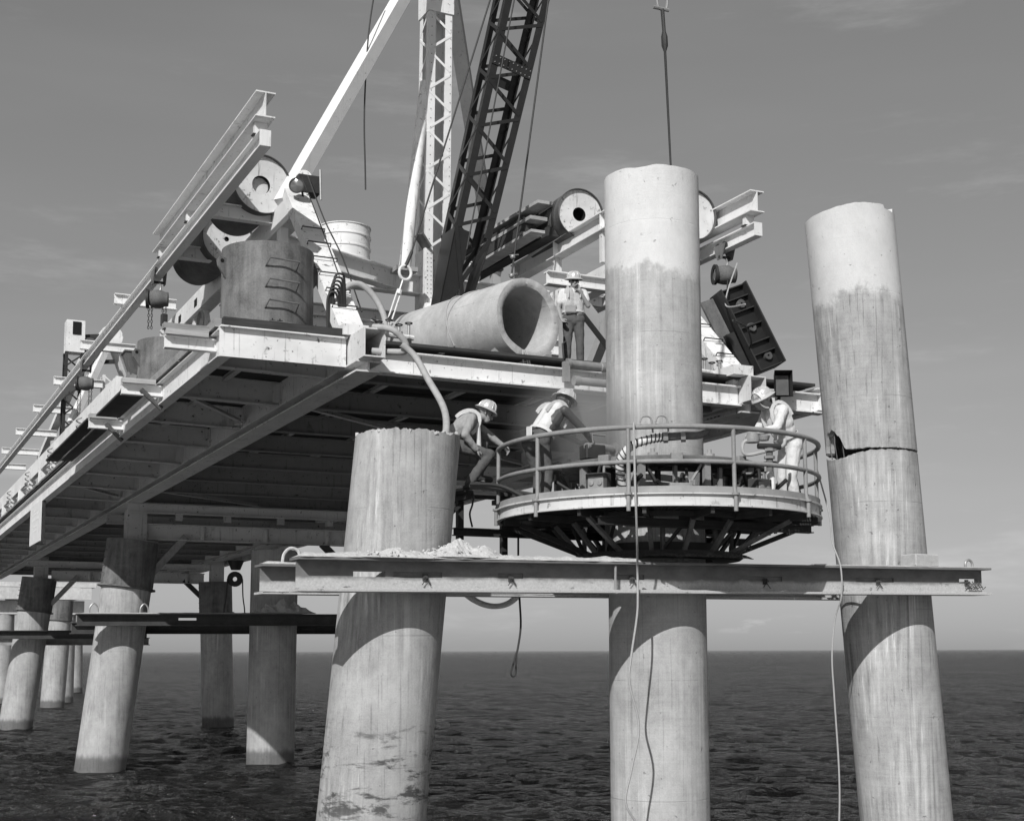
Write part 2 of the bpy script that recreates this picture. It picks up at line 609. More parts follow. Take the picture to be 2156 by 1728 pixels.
def bez(p0, p1, p2, p3, n=14):
    p0, p1, p2, p3 = map(Vector, (p0, p1, p2, p3))
    return [p0 * (1 - t) ** 3 + p1 * 3 * t * (1 - t) ** 2 + p2 * 3 * t * t * (1 - t) + p3 * t ** 3 for t in [i / n for i in range(n + 1)]]


def spline(pts, n=6):
    pts = [Vector(p) for p in pts]
    out = []
    for i in range(len(pts) - 1):
        a = pts[max(i - 1, 0)]
        b, c = pts[i], pts[i + 1]
        d = pts[min(i + 2, len(pts) - 1)]
        for k in range(n):
            t = k / n
            out.append(0.5 * ((2 * b) + (c - a) * t + (2 * a - 5 * b + 4 * c - d) * t * t + (3 * b - a - 3 * c + d) * t ** 3))
    out.append(pts[-1])
    return out


# ------------------------------------------------------------------ water
def make_water():
    cx, cy = CAM.x, CAM.y
    sect = np.radians(np.linspace(25.8 - 27, 25.8 + 27, 760))
    rest = np.radians(np.linspace(25.8 + 27, 25.8 + 333, 44)[1:-1])
    ang = np.concatenate([sect, rest])
    r = [2.0, 6.0, 11.0]
    q = 15.0
    while q < 900:
        r.append(q)
        q *= 1.0052
    while q < 90000:
        r.append(q)
        q *= 1.35
    r = np.array(r)
    A, R = np.meshgrid(ang, r)
    X = cx + R * np.sin(A)
    Y = cy + R * np.cos(A)
    Z = np.zeros_like(X)
    DX = np.zeros_like(X)
    DY = np.zeros_like(X)
    wrng = np.random.default_rng(3)
    spacing = np.maximum(R * 0.0052, R * math.radians(54 / 760))
    for i in range(220):
        lam = 0.16 * (3.4 / 0.16) ** (wrng.random() ** 0.9)
        th = 25.8 + 180 + wrng.normal(8, 21)
        k = 2 * math.pi / lam
        dx, dy = math.sin(math.radians(th)), math.cos(math.radians(th))
        amp = 0.0085 * lam ** 0.60 * (0.5 + wrng.random()) * (0.62 if lam > 1.5 else 1.0)
        ph = wrng.random() * 6.283
        att = np.clip((lam / spacing - 1.9) / 1.2, 0, 1)
        arg = k * (dx * X + dy * Y) + ph
        # patchy wave groups
        grp = 0.65 + 0.5 * np.sin(0.11 * k * (dy * X - dx * Y) + ph * 2) * np.sin(0.07 * k * (dx * X + dy * Y) + ph * 3)
        c = np.cos(arg)
        Z += amp * att * grp * c
        s = np.sin(arg) * 0.8 * amp * att * grp
        DX -= dx * s
        DY -= dy * s
    fade = np.clip((R - 12) / 6, 0, 1) * np.clip((880 - R) / 300, 0, 1)
    fade[:, 760:] = 0
    edge = np.ones(len(ang))
    edge[:760] = np.clip(np.minimum(np.arange(760), 759 - np.arange(760)) / 25, 0, 1)
    fade = fade * edge[None, :]
    X += DX * fade
    Y += DY * fade
    Z *= fade
    nr, na = X.shape
    co = np.stack([X, Y, Z], -1).reshape(-1, 3)
    co = np.vstack([co, [[cx, cy, 0]]])
    i, j = np.meshgrid(np.arange(nr - 1), np.arange(na), indexing='ij')
    j2 = (j + 1) % na
    quads = np.stack([i * na + j, i * na + j2, (i + 1) * na + j2, (i + 1) * na + j], -1).reshape(-1, 4)[:, ::-1]
    tri = np.stack([np.full(na, nr * na), (np.arange(na) + 1) % na, np.arange(na)], -1)[:, ::-1]
    me = bpy.data.meshes.new("water")
    nv, nq, nt = len(co), len(quads), len(tri)
    me.vertices.add(nv)
    me.vertices.foreach_set('co', co.ravel())
    me.loops.add(nq * 4 + nt * 3)
    me.loops.foreach_set('vertex_index', np.concatenate([quads.ravel(), tri.ravel()]))
    me.polygons.add(nq + nt)
    ls = np.concatenate([np.arange(nq) * 4, nq * 4 + np.arange(nt) * 3])
    me.polygons.foreach_set('loop_start', ls)
    me.polygons.foreach_set('use_smooth', np.ones(nq + nt, bool))
    me.update(calc_edges=True)
    if me.polygons[0].normal.z < 0:
        me.flip_normals()
    t = NT("sea water")
    mr = t.n.new("ShaderNodeMapping")           # ripples are longer along their crests than across them
    mr.inputs['Rotation'].default_value = (0, 0, math.radians(25.8 + 6))
    t.l.new(t.co, mr.inputs[0])
    t.co = mr.outputs[0]
    a = t.noise((5.0, 8.5, 1), 4, 0.6, 0.3)
    b = t.noise((1.3, 2.6, 1), 5, 0.62, 0.3)
    t.b.inputs['IOR'].default_value = 1.33
    t.b.inputs['Transmission Weight'].default_value = 0.0
    c2 = t.noise((0.5, 0.5, 1), 4, 0.6, 0.4)
    hgt = t.math('ADD', t.math('ADD', t.math('MULTIPLY', a, 0.42), t.math('MULTIPLY', b, 0.95)), t.math('MULTIPLY', c2, 1.6))
    m = t.finish(0.012, 0.5)
    bn = t.n.new("ShaderNodeBump")
    bn.inputs['Strength'].default_value = 1.0
    bn.inputs['Distance'].default_value = 0.32
    t.l.new(hgt, bn.inputs['Height'])
    df = t.n.new("ShaderNodeBsdfDiffuse")
    df.inputs[0].default_value = (0.014, 0.014, 0.014, 1)
    gl = t.n.new("ShaderNodeBsdfGlossy")
    gl.inputs['Color'].default_value = (1, 1, 1, 1)
    gl.inputs['Roughness'].default_value = 0.06
    fr = t.n.new("ShaderNodeFresnel")
    fr.inputs[0].default_value = 1.37
    mx = t.n.new("ShaderNodeMixShader")
    for n_ in (df, gl, fr):
        t.l.new(bn.outputs[0], n_.inputs['Normal'])
    # a rough sea never reaches mirror reflectance at grazing angles: wave faces tilt towards the viewer
    gust = t.noise((0.045, 0.045, 1), 7, 0.72, 0.5)
    gust2 = t.noise((0.25, 0.5, 1), 5, 0.7, 0.5)
    lim = t.math('ADD', 0.74, t.math('ADD', t.math('MULTIPLY', t.math('SUBTRACT', gust, 0.5), 0.9), t.math('MULTIPLY', t.math('SUBTRACT', gust2, 0.5), 0.9)))
    t.l.new(t.math('MINIMUM', fr.outputs[0], t.math('MAXIMUM', lim, 0.1)), mx.inputs[0])
    t.l.new(df.outputs[0], mx.inputs[1])
    t.l.new(gl.outputs[0], mx.inputs[2])
    t.l.new(mx.outputs[0], t.n["Material Output"].inputs[0])
    me.materials.append(m)
    o = bpy.data.objects.new("water", me)
    COL.objects.link(o)
    struct(o)


make_water()

# ------------------------------------------------------------------ piles
def hsh(*a):
    return mnoise.noise(Vector(a))


def shell(mb, pb, pt, R, wall, n=84, rows=14, top=None, bot=None, depth=1.6):
    """hollow cylinder with ragged rims; top(th), bot(th) give the height offset of the rim"""
    pb, pt = Vector(pb), Vector(pt)
    top = top or (lambda th: 0)
    bot = bot or (lambda th: 0)
    H = pt.z - pb.z
    vs, fs, sm = [], [], []
    m = rows + 1 + rows + 1
    for i in range(n):
        th = 2 * math.pi * i / n
        e = V(math.cos(th), math.sin(th), 0)
        a, b = bot(th), top(th)
        col = []
        for k in range(rows + 1):
            z = pb.z + a + (H - a + b) * k / rows
            c = pb + (pt - pb) * ((z - pb.z) / H)
            col.append(V(c.x, c.y, z) + e * R)
        for k in range(rows, -1, -1):
            z = pb.z + a + (H - a + b) * k / rows
            c = pb + (pt - pb) * ((z - pb.z) / H)
            jag = 0.012 * hsh(th * 9, k, 3.3) if k == rows else 0
            col.append(V(c.x, c.y, z + jag) + e * (R - wall))
        vs += col
    for i in range(n):
        j = (i + 1) % n
        for k in range(m):
            l = (k + 1) % m
            fs.append((i * m + k, j * m + k, j * m + l, i * m + l))
            sm.append(k != rows and k != m - 1)
    o = len(mb.v)
    mb.v += vs
    mb.f += [tuple(q + o for q in f) for f in fs]
    mb.sm += sm
    return mb


PR = 0.688
rimL = lambda th: 0.05 * hsh(th * 2.2, 1.7, 0) + 0.035 * hsh(th * 7, 4.1, 0) + 0.03 * hsh(th * 23, 2.1, 0) - 0.02 + (-0.16 * math.exp(-((th - 5.95) / 0.16) ** 2))
rimM = lambda th: 0.012 * hsh(th * 5, 7.7, 0) - 0.05 * math.exp(-((th - 5.75) / 0.07) ** 2) - 0.03 * math.exp(-((th - 3.9) / 0.2) ** 2)
rimR = lambda th: 0.015 * hsh(th * 6, 3.1, 0) - 0.10 * max(0, math.cos(th - 2.6)) + (0.06 if 4.9 < th < 5.25 else 0) * -1


def hole(th):
    d = (th - rad(172) + math.pi) % (2 * math.pi) - math.pi
    h = 0.31 * max(0.0, 1 - (abs(d) / 0.42) ** 2.4)
    return max(0.0, h + (0.05 * hsh(th * 11, 2.2, 0) if h > 0.02 else 0)) + 0.022 * hsh(th * 7, 5, 0) + 0.014 * hsh(th * 29, 6, 0)


pt = thing("concrete_pile", (-4.39, 0, 0), "broken-off leaning concrete pile in front, with a hose in its ragged top", "pile", "concrete piles of the trestle")
shell(MB(), (-4.68, 0, -3), (-3.81, 0, 6.06), PR, 0.13, top=rimL, n=130).build("shaft", 'pileL', pt)
mb = MB()
random.seed(4)
for k in range(110):
    th = random.random() * 6.283
    r_ = PR - random.uniform(0.0, 0.13)
    s_ = random.uniform(0.012, 0.042)
    mb.box(V(-3.81 + r_ * math.cos(th), r_ * math.sin(th), 6.05 + rimL(th) + s_ * 0.1), (s_ * 1.3, s_, s_ * 0.9), [Vector(x_) for x_ in Matrix.Rotation(random.random() * 3, 3, V(random.random(), random.random(), .4).normalized())])
o = mb.build("crumbled_crown", 'block', pt)
o['kind'] = 'stuff'
pt = thing("concrete_pile", (0, 0, 0), "tallest upright concrete pile, standing inside the round railed work platform", "pile", "concrete piles of the trestle")
shell(MB(), (-0.02, 0, -3), (-0.02, 0, 10.08), PR, 0.13, rows=18, top=rimM).build("shaft", 'pileM', pt)
pR = lambda z: V(4.42 - 0.079 * z, 0, z)
pt = thing("concrete_pile", (4.42, 0, 0), "rightmost leaning concrete pile, cracked across with a hole knocked in it", "pile", "concrete piles of the trestle")
lowtop = lambda th: 0.016 * hsh(th * 9, 8.8, 0) + 0.012 * hsh(th * 31, 1.8, 0) - 0.10 * max(0, math.cos(th - rad(178))) ** 6
shell(MB(), pR(-3), pR(6.25), PR, 0.13, n=150, top=lowtop).build("lower_shaft", 'pileR', pt)
shell(MB(), pR(6.285), pR(10.05), PR + 0.002, 0.13, n=150, top=rimR, bot=hole).build("upper_section", 'pileR', pt)
MB().lathe(pR(6.0), (0, 0, 1), [(0, 0), (0.46, 0), (0.46, 0.66), (0, 0.66)], 24).build("dark_core", 'hole', pt)  # added black core gives the hollow shaft its inner shade
mb = MB()
for i in range(3):                       # bent reinforcement showing in the hole
    a = rad(158 + 15 * i)
    mb.tube([pR(6.1) + V(math.cos(a), math.sin(a), 0) * (PR - 0.07), pR(6.4) + V(math.cos(a + 0.05), math.sin(a), 0) * (PR - 0.05), pR(6.62) + V(math.cos(a), math.sin(a), 0) * (PR - 0.06)], 0.008, 5)
mb.build("reinforcing_bars", 'rust', pt)


def old_pile(pb, pt_, label, cap=True, sleeve=None, mat='pileB'):
    o = thing("concrete_pile", (pb[0], pb[1], 0), label, "pile", "concrete piles of the trestle")
    pb, pt_ = Vector(pb), Vector(pt_)
    d = (pt_ - pb)
    b0 = pb - d * (3 / d.z)
    rim = (lambda th: 0.03 * hsh(th * 4, pb.x, 0) + 0.02 * hsh(th * 11, pb.y, 0)) if not sleeve else None
    shell(MB(), b0, pt_, PR, 0.13, n=56, rows=8, top=rim).build("shaft", mat, o)
    if sleeve:
        z0, z1 = sleeve
        at = lambda z: pb + d * (z / d.z)
        mb = MB()
        mb.tube([at(z0), at(z1)], PR + 0.035, 48)
        s = mb.build("steel_sleeve", 'sleeve', o)
        MB().lathe(at(z0 + 0.02), d, [(PR + 0.01, 0), (PR + 0.11, 0), (PR + 0.11, 0.045), (PR + 0.01, 0.045)], 48, closed=True, smooth=False).build("flange_ring", 'rust', s)
        mb = MB()
        for k in range(5):
            z = z0 + 0.25 + k * (z1 - z0 - 0.3) / 5
            c = at(z) + V(-PR - 0.03, -0.25, 0)
            mb.tube([c, c + V(-0.1, 0, 0)], 0.012, 5)
        mb.build("step_stubs", 'rust', s)
        if cap:
            MB().box(at(z1) + V(0.05, 0, 0.45), (0.55, 0.5, 0.96)).build("column_head", 'under', o)
    return o


old_pile((-3.83, 23.0, 0.0), (-3.10, 23.0, 6.35), "stout pile in the second row with a rusty steel sleeve under the girder", sleeve=(5.0, 6.35))
old_pile((0.98, 23.0, 0.0), (1.02, 23.0, 6.2), "bare dark pile with a ragged top, between the sleeved pile and the front left pile")
old_pile((4.75, 23.0, 0.0), (4.0, 23.0, 6.3), "second-row pile hidden behind the broken-off front pile", sleeve=(5.0, 6.3))
old_pile((-3.62, 45.8, 0.0), (-2.85, 45.8, 6.4), "pile at the left edge with rusty sleeve above a pale sunlit shaft", sleeve=(4.95, 6.4))
old_pile((4.62, 44.0, 0.0), (4.36, 44.0, 6.3), "shaded far pile with a dark sleeve, seen in the gap right of the sleeved pile", sleeve=(4.9, 6.3))
old_pile((0.55, 45.8, 0.0), (0.6, 45.8, 6.2), "third-row pile almost hidden behind the sleeved pile of the second row", sleeve=(4.9, 6.2))
old_pile((0.95, 69.3, 0.0), (1.25, 69.3, 6.3), "slender far pile seen just right of the leftmost sleeved pile", sleeve=(5.1, 6.3), cap=False)
old_pile((6.70, 100.6, 0.0), (6.55, 100.6, 6.2), "farthest thin pale pile under the finished deck", cap=False)
old_pile((-4.2, 69.3, 0.0), (-3.6, 69.3, 6.2), "far pile cut by the left edge of the picture", cap=False)

# ------------------------------------------------------------------ clamp beams round the front piles
def crust(name, x0, x1, yc, w, z, amp, mat, parent, seed, n=None, top=None, sl=0.0):
    """irregular layer of spilt crushed concrete"""
    n = n or int((x1 - x0) / 0.035)
    m = 7
    mb = MB()
    vs, fs = [], []
    for i in range(n + 1):
        x = x0 + (x1 - x0) * i / n
        for j in range(m):
            t = j / (m - 1) * 2 - 1
            h = max(0.0, (1 - t * t) ** 0.6) * (0.5 + 0.9 * (mnoise.fractal(V(x * 3.1, t * 1.3 + seed, 2.2), 1.0, 2.0, 5) * 0.5 + 0.5)) * amp
            if top:
                h += top(x) * max(0.0, 1 - t * t) * (0.8 + 0.5 * hsh(x * 9, t * 3, seed) + 0.3 * hsh(x * 25, t * 8, seed))
            ed = min(1, (i + 0.01) / 3, (n - i + 0.01) / 3)
            vs.append(V(x, yc + t * w * (0.5 + 0.06 * hsh(x * 5, seed, t)), z + sl * (x - x0) + h * ed + 0.004))
        for j in range(m):
            vs.append(V(vs[-m].x, vs[-m].y, z + sl * (x - x0) - 0.0))
    mm = 2 * m
    for i in range(n):
        a = i * mm
        for j in range(m - 1):
            fs.append((a + j, a + mm + j, a + mm + j + 1, a + j + 1))
            fs.append((a + m + j + 1, a + mm + m + j + 1, a + mm + m + j, a + m + j))
        fs.append((a + m - 1, a + mm + m - 1, a + mm + mm - 1, a + mm - 1))
        fs.append((a, a + m, a + mm + m, a + mm))
    mb.add(vs, fs, False)
    o = mb.build(name, mat, parent)
    o['kind'] = 'stuff'
    return o


RISE = 0.0105


def clamp_web(mb, x0, x1, y, z0, h, w, slots, rise):
    """I beam running in x with rectangular slots through the web; (x0,z0) left bottom"""
    zz = lambda x: z0 + rise * (x - x0)
    tf, tw = 0.03, 0.022
    for a, b in ((0, tf), (h - tf, h)):
        mb.add([V(x, y + s * w / 2, zz(x) + k) for x in (x0, x1) for s in (-1, 1) for k in (a, b)], [(0, 1, 3, 2), (4, 6, 7, 5), (0, 4, 5, 1), (2, 3, 7, 6), (0, 2, 6, 4), (1, 5, 7, 3)])
    lo, hi = 0.40 * h + 0.02, 0.40 * h + 0.085

    def piece(xa, xb, ka, kb):
        mb.add([V(x, y + s * tw / 2, zz(x) + k) for x in (xa, xb) for s in (-1, 1) for k in (ka, kb)], [(0, 1, 3, 2), (4, 6, 7, 5), (0, 4, 5, 1), (2, 3, 7, 6), (0, 2, 6, 4), (1, 5, 7, 3)])
    piece(x0 + 0.02, x1 - 0.02, tf + 0.001, lo)
    piece(x0 + 0.02, x1 - 0.02, hi, h - tf - 0.001)
    xs = [x0 + 0.02] + [q for s in slots for q in s] + [x1 - 0.02]
    for i in range(0, len(xs), 2):
        piece(xs[i], xs[i + 1], lo + 0.0005, hi - 0.0005)


def clamp_beam(label, x0, x1, y, z0, h, w, slots, rise, mat):
    o = thing("clamp_beam", (x0, y, z0), label, "steel beam", "steel beams clamped round the piles")
    mb = MB()
    clamp_web(mb, x0, x1, y, z0, h, w, slots, rise)
    mb.build("beam", mat, o)
    return o


XL, XR = -5.61, 5.19
slots_f = [(-4.88, -4.47), (-4.36, -3.72), (-2.95, -2.6), (-1.28, -0.80), (0.9, 1.45), (2.76, 3.46), (4.72, 5.04)]
cb = clamp_beam("long front clamp beam with slotted web and crushed concrete on its flanges", XL, XR, -0.93, 3.95, 0.405, 0.40, slots_f, RISE, 'splash_shade')
crust("concrete_dust", XL, -0.9, -0.93, 0.42, 4.355, 0.06, 'rubble', cb, 1.0, sl=RISE)
crust("concrete_dust", 1.9, XR, -0.93, 0.40, 4.434, 0.02, 'rubble', cb, 2.0, sl=RISE)
crust("concrete_dust", XL, 0.2, -1.04, 0.17, 3.98, 0.012, 'rubble', cb, 3.0, sl=RISE)
crust("concrete_dust", 2.3, XR, -1.04, 0.17, 4.063, 0.012, 'rubble', cb, 4.0, sl=RISE)
cb2 = clamp_beam("back clamp beam behind the front piles, end showing at left with a hook", -5.53, 5.05, 0.93, 3.99, 0.39, 0.40, [(-5.0, -4.5), (-2.9, -2.5), (1.2, 1.6)], 0.0055, 'splash_shade')
crust("concrete_dust", -5.53, -4.7, 0.93, 0.40, 4.38, 0.035, 'rubble', cb2, 5.0, sl=0.0055)
crust("concrete_dust", -5.53, -0.4, 0.80, 0.16, 4.02, 0.025, 'rubble', cb2, 6.0, sl=0.0055)
MB().tube(spline([(-5.22, 0.9, 4.39), (-5.20, 0.9, 4.52), (-5.12, 0.9, 4.60), (-5.02, 0.9, 4.58), (-4.98, 0.9, 4.50), (-4.96, 0.9, 4.39)], 4), 0.022, 7).build("lifting_hoop", 'rubble', cb2)
MB().tube(spline([(4.90, -0.9, 4.46), (4.90, -0.9, 4.55), (4.96, -0.9, 4.60), (5.03, -0.9, 4.56), (5.03, -0.9, 4.46)], 4), 0.02, 7).build("lifting_hoop", 'steel', cb)
tb = None
for k, (x, z) in enumerate([(-3.95, 4.15), (-2.78, 4.16), (-1.0, 4.19), (1.15, 4.2), (3.15, 4.23), (4.85, 4.25)]):
    mb = MB()
    mb.tube([(x, -1.02, z), (x, 1.02, z)], 0.016, 6)
    mb.box((x, -0.955, z), (0.07, 0.012, 0.085))
    mb.lathe((x, -0.985, z), (0, 1, 0), [(0, 0), (0.026, 0), (0.026, 0.025), (0, 0.025)], 6, smooth=False)
    mb.tube([(x - 0.05, -0.98, z - 0.09), (x, -0.985, z - 0.02), (x + 0.07, -0.98, z - 0.10)], 0.006, 5)
    mb.build("tie_bolt", 'clampdark', cb)
for a_, b_ in slots_f[1:-1]:
    MB().box(((a_ + b_) / 2, -0.905, 4.155 + RISE * ((a_ + b_) / 2 - XL)), (b_ - a_ + 0.1, 0.012, 0.12)).build("slot_backing", 'splash_shade', cb)
mb = MB()
mb.tube([(-1.33, -1.08, 3.99), (-1.32, -1.08, 4.35)], 0.018, 8)
mb.lathe((-1.33, -1.08, 3.985), (0, 0, 1), [(0, 0), (0.05, 0), (0.05, 0.02), (0, 0.02)], 10)
mb.build("prop_bolt", 'steel', cb)
mb = MB()
for k in range(5):
    a = 4.83 + 0.06 * k
    mb.tube([(a, -0.97, 4.27), (a + 0.03, -1.0, 4.20), (a + 0.07 * (-1) ** k, -0.99, 4.15), (a + 0.12, -1.0, 4.19)], 0.007, 5)
mb.build("twisted_wire", 'clampdark', cb)
o = MB().box((3.97, -0.93, 4.555), (0.44, 0.34, 0.19)).build("concrete_block", 'block', off=(3.97, -0.93, 4.455), bevel=0.015)
tag(o, "small concrete block lying on the right end of the front beam", "block")


def heap(name, c, rx, ry, h, seed, label, cat="rubble"):
    mb = MB()
    n, m = 60, 16
    vs = [V(c[0], c[1], c[2] + h)]
    for j in range(1, m + 1):
        for i in range(n):
            th = 2 * math.pi * i / n
            q = j / m
            p = V(c[0] + rx * q * math.cos(th) * (1 + 0.12 * hsh(math.cos(th) * 2, math.sin(th) * 2, seed)), c[1] + ry * q * math.sin(th), 0)
            z = h * max(0, 1 - q ** 1.2) + (0.5 * h * mnoise.fractal(V(p.x * 4, p.y * 4, seed), 0.9, 2.0, 5)) * (1 - q ** 3)
            vs.append(V(p.x, p.y, c[2] + max(-0.01, z)))
    fs = [(0, 1 + i, 1 + (i + 1) % n) for i in range(n)]
    for j in range(m - 1):
        for i in range(n):
            a, b = 1 + j * n + i, 1 + j * n + (i + 1) % n
            fs.append((a, a + n, b + n, b))
    fs.append(tuple(1 + (m - 1) * n + i for i in range(n)))
    mb.add(vs, fs, False)
    for k in range(70):
        th, q = random.random() * 6.28, math.sqrt(random.random())
        p = V(c[0] + rx * q * math.cos(th), c[1] + ry * q * math.sin(th), c[2] + h * max(0, 1 - q ** 1.2) + 0.01)
        s = random.uniform(0.008, 0.03)
        mb.box(p, (s, s * random.uniform(.6, 1.4), s * .8), [Vector(x) for x in Matrix.Rotation(random.random() * 3, 3, V(random.random(), random.random(), .3).normalized())])
    o = mb.build(name, 'rubble', off=c)
    o['kind'] = 'stuff'
    return tag(o, label, cat)


heap("rubble_heap", (-3.45, -0.90, 4.40), 0.72, 0.26, 0.20, 1.0, "heap of broken concrete on the front beam beside the left pile")
heap("rubble_heap", (-4.35, -0.98, 4.37), 0.80, 0.20, 0.11, 2.0, "thin spill of concrete dust at the foot of the left pile")
heap("rubble_heap", (0.95, 21.75, 4.33), 0.95, 0.45, 0.30, 3.0, "dark rubble heap against the bare second-row pile")

# second and third bents
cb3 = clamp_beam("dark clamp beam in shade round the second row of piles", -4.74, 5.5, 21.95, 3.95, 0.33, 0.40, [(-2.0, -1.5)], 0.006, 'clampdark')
crust("concrete_dust", -4.74, 1.5, 21.95, 0.4, 4.28, 0.03, 'rubble', cb3, 7.0, sl=0.006, n=90)
for x in (-4.3, -2.95):
    MB().tube(spline([(x - .11, 21.9, 4.28), (x - .10, 21.9, 4.45), (x, 21.9, 4.56), (x + .10, 21.9, 4.45), (x + .11, 21.9, 4.28)], 4), 0.022, 6).build("lifting_hoop", 'steel', cb3)
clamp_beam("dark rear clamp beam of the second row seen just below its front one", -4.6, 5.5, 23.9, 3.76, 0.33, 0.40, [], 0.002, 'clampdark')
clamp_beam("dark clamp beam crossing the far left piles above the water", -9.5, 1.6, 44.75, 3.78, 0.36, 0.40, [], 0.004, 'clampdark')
clamp_beam("pale rear clamp beam of the far left piles", -9.5, 2.1, 46.85, 3.55, 0.34, 0.40, [], 0.0, 'clampsteel')

# ------------------------------------------------------------------ finished trestle far behind
o = thing("finished_deck", (-2, 78, 6), "finished pale concrete trestle deck far behind on the left", "bridge deck")
MB().box((-3.5, 83, 7.55), (15.6, 14, 0.3)).build("deck_slab", 'deckconc', o)
for k in range(6):
    x = -10.2 + k * 2.62
    MB().prism((x, 76, 6.62), (x, 90, 6.62), [(-.35, 0), (.35, 0), (.35, .2), (.15, .35), (.15, .6), (.45, .75), (.45, .79), (-.45, .79), (-.45, .75), (-.15, .6), (-.15, .35), (-.35, .2)]).build("girder", 'deckconc', o)
MB().box((-3.5, 75.8, 6.98), (15.0, 0.3, 0.76)).build("end_diaphragm", 'deckconc', o)
o = tag(MB().box((-1.8, 77.2, 6.1), (11.0, 1.4, 0.9)).build("bridge_crosshead", 'deckconc', off=(-1.8, 77.2, 5.65), bevel=0.02), "pale concrete crosshead under the end of the finished deck", "crosshead")
for k, x in enumerate((-5.4, -1.2, 2.6)):
    old_pile((x, 77.2, 0.0), (x, 77.2, 5.65), ["squat pile under the left of the far cap", "squat pile under the middle of the far cap", "squat pile under the right of the far cap"][k], cap=False)

# ------------------------------------------------------------------ travelling trestle platform (one welded steel frame)
PL = thing("trestle_platform", (0, 3.1, 7.57), "white steel platform on the second row of piles, cantilevering forward over the sea", "work platform")
YF = 3.1          # front edge
ZB, ZT = 7.57, 8.0
XA, XB, XC, XD = -5.5, -3.43, 3.92, 5.5
YE = 58.0


def part(name, mb, mat, parent=PL, bevel=0.0):
    return mb.build(name, mat, parent, sl=True, bevel=bevel)


# edge girders (channels with flanges outward, web lit below the flange shadow)
part("edge_girder", MB().ibeam((XA, YF + 0.02, ZB), (XA, YE, ZB), 0.42, 0.20, 0.022, 0.016), 'white')
part("edge_girder", MB().ibeam((XD, YF + 0.02, ZB), (XD, YE, ZB), 0.42, 0.20, 0.022, 0.016), 'white')
# front fascia left of the main girder and front beam right of it
f1 = MB().channel((XA - 0.08, YF, ZB - 0.002), (XB - 0.28, YF, ZB - 0.002), 0.425, 0.14, 0.02, -1 if False else 1)
part("front_fascia", MB().box2((XA - 0.085, YF - 0.02, ZB), (XB - 0.2, YF, ZT)), 'white2')
part("fascia_flange", MB().box2((XA - 0.085, YF - 0.10, ZT + 0.001), (XB - 0.2, YF + 0.06, ZT + 0.024)), 'white2')
part("front_beam", MB().ibeam((XB + 0.19, YF + 0.16, 7.56), (XC - 0.19, YF + 0.16, 7.53), 0.36, 0.24, 0.022, 0.016), 'white2')
part("front_beam", MB().ibeam((XC + 0.19, YF + 0.16, 7.53), (XD + 0.1, YF + 0.16, 7.53), 0.36, 0.24, 0.022, 0.016), 'white2')
# timber kerb on the front left corner
mb = MB().bar((XA - 0.05, YF - 0.04, ZT + 0.085), (XB - 0.28, YF - 0.04, ZT + 0.085), 0.13, 0.12)
part("kerb_timber", mb, 'wood2')
part("kerb_timber", MB().bar((XA - 0.06, YF + 0.05, ZT + 0.085), (XA - 0.06, YF + 2.6, ZT + 0.085), 0.16, 0.13), 'wood')
part("kerb_timber", MB().bar((XA - 0.06, YF + 2.65, ZT + 0.085), (XA - 0.06, YF + 7.6, ZT + 0.085), 0.16, 0.13), 'wood')
part("kerb_timber", MB().bar((XA - 0.06, YF + 7.65, ZT + 0.085), (XA - 0.06, YF + 40, ZT + 0.085), 0.16, 0.13), 'wood2')
# main girders: open-ended box made of two channels on top of a wide lower flange beam
for X0, y0 in ((XB, 2.35), (XC, 2.9)):
    mb = MB()
    w, h, z0 = 0.34, 0.44, 7.60
    t = 0.022
    mb.box2((X0 - w / 2, y0, z0), (X0 - w / 2 + t, YE, z0 + h))
    mb.box2((X0 + w / 2 - t, y0, z0), (X0 + w / 2, YE, z0 + h))
    mb.box2((X0 - w / 2 + t + .001, y0, z0), (X0 + w / 2 - t - .001, YE, z0 + t))
    mb.box2((X0 - w / 2 + t + .001, y0, z0 + h - t), (X0 + w / 2 - t - .001, YE, z0 + h))
    g = part("main_girder", mb, 'girder')
    mb = MB().ibeam((X0, y0 + 0.25, 7.42), (X0, YE, 7.42), 0.178, 0.40, 0.028, 0.03)
    mb.build("lower_beam", 'girder', g, sl=True)
    mb = MB()
    for k in range(26):                       # splice plates and bolt rows along the dirty ledge
        y = y0 + 1.2 + k * 2.1
        mb.box((X0 - 0.12, y, 7.455), (0.12, 0.5, 0.018))
        for q in range(4):
            mb.lathe((X0 - 0.14, y - 0.18 + q * 0.12, 7.463), (0, 0, 1), [(0.02, 0), (0.02, 0.025), (0, 0.025)], 6, smooth=False)
    o = mb.build("bolted_splices", 'rust2', g, sl=True)
    o['kind'] = 'stuff'
# floor beams
fys = [6.75 - 2.62 + 2.62 * k for k in range(21)]
for y in fys:
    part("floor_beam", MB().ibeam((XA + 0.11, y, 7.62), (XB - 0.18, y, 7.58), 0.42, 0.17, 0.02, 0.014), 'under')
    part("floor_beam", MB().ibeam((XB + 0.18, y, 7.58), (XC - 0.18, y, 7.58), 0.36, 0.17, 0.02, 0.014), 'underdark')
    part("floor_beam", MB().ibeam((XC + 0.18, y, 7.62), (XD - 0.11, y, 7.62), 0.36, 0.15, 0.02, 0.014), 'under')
for k, y in enumerate(fys[1:14]):
    mb = MB()
    for s, xa in ((1, XB - 0.172),):
        mb.box2((xa - 0.03, y - 0.14, 7.6), (xa - 0.001, y - 0.09, 7.98))
        mb.box2((xa - 0.16, y - 0.1, 7.63), (xa - 0.01, y - 0.088, 7.97))
    part("girder_stiffener", mb, 'under')
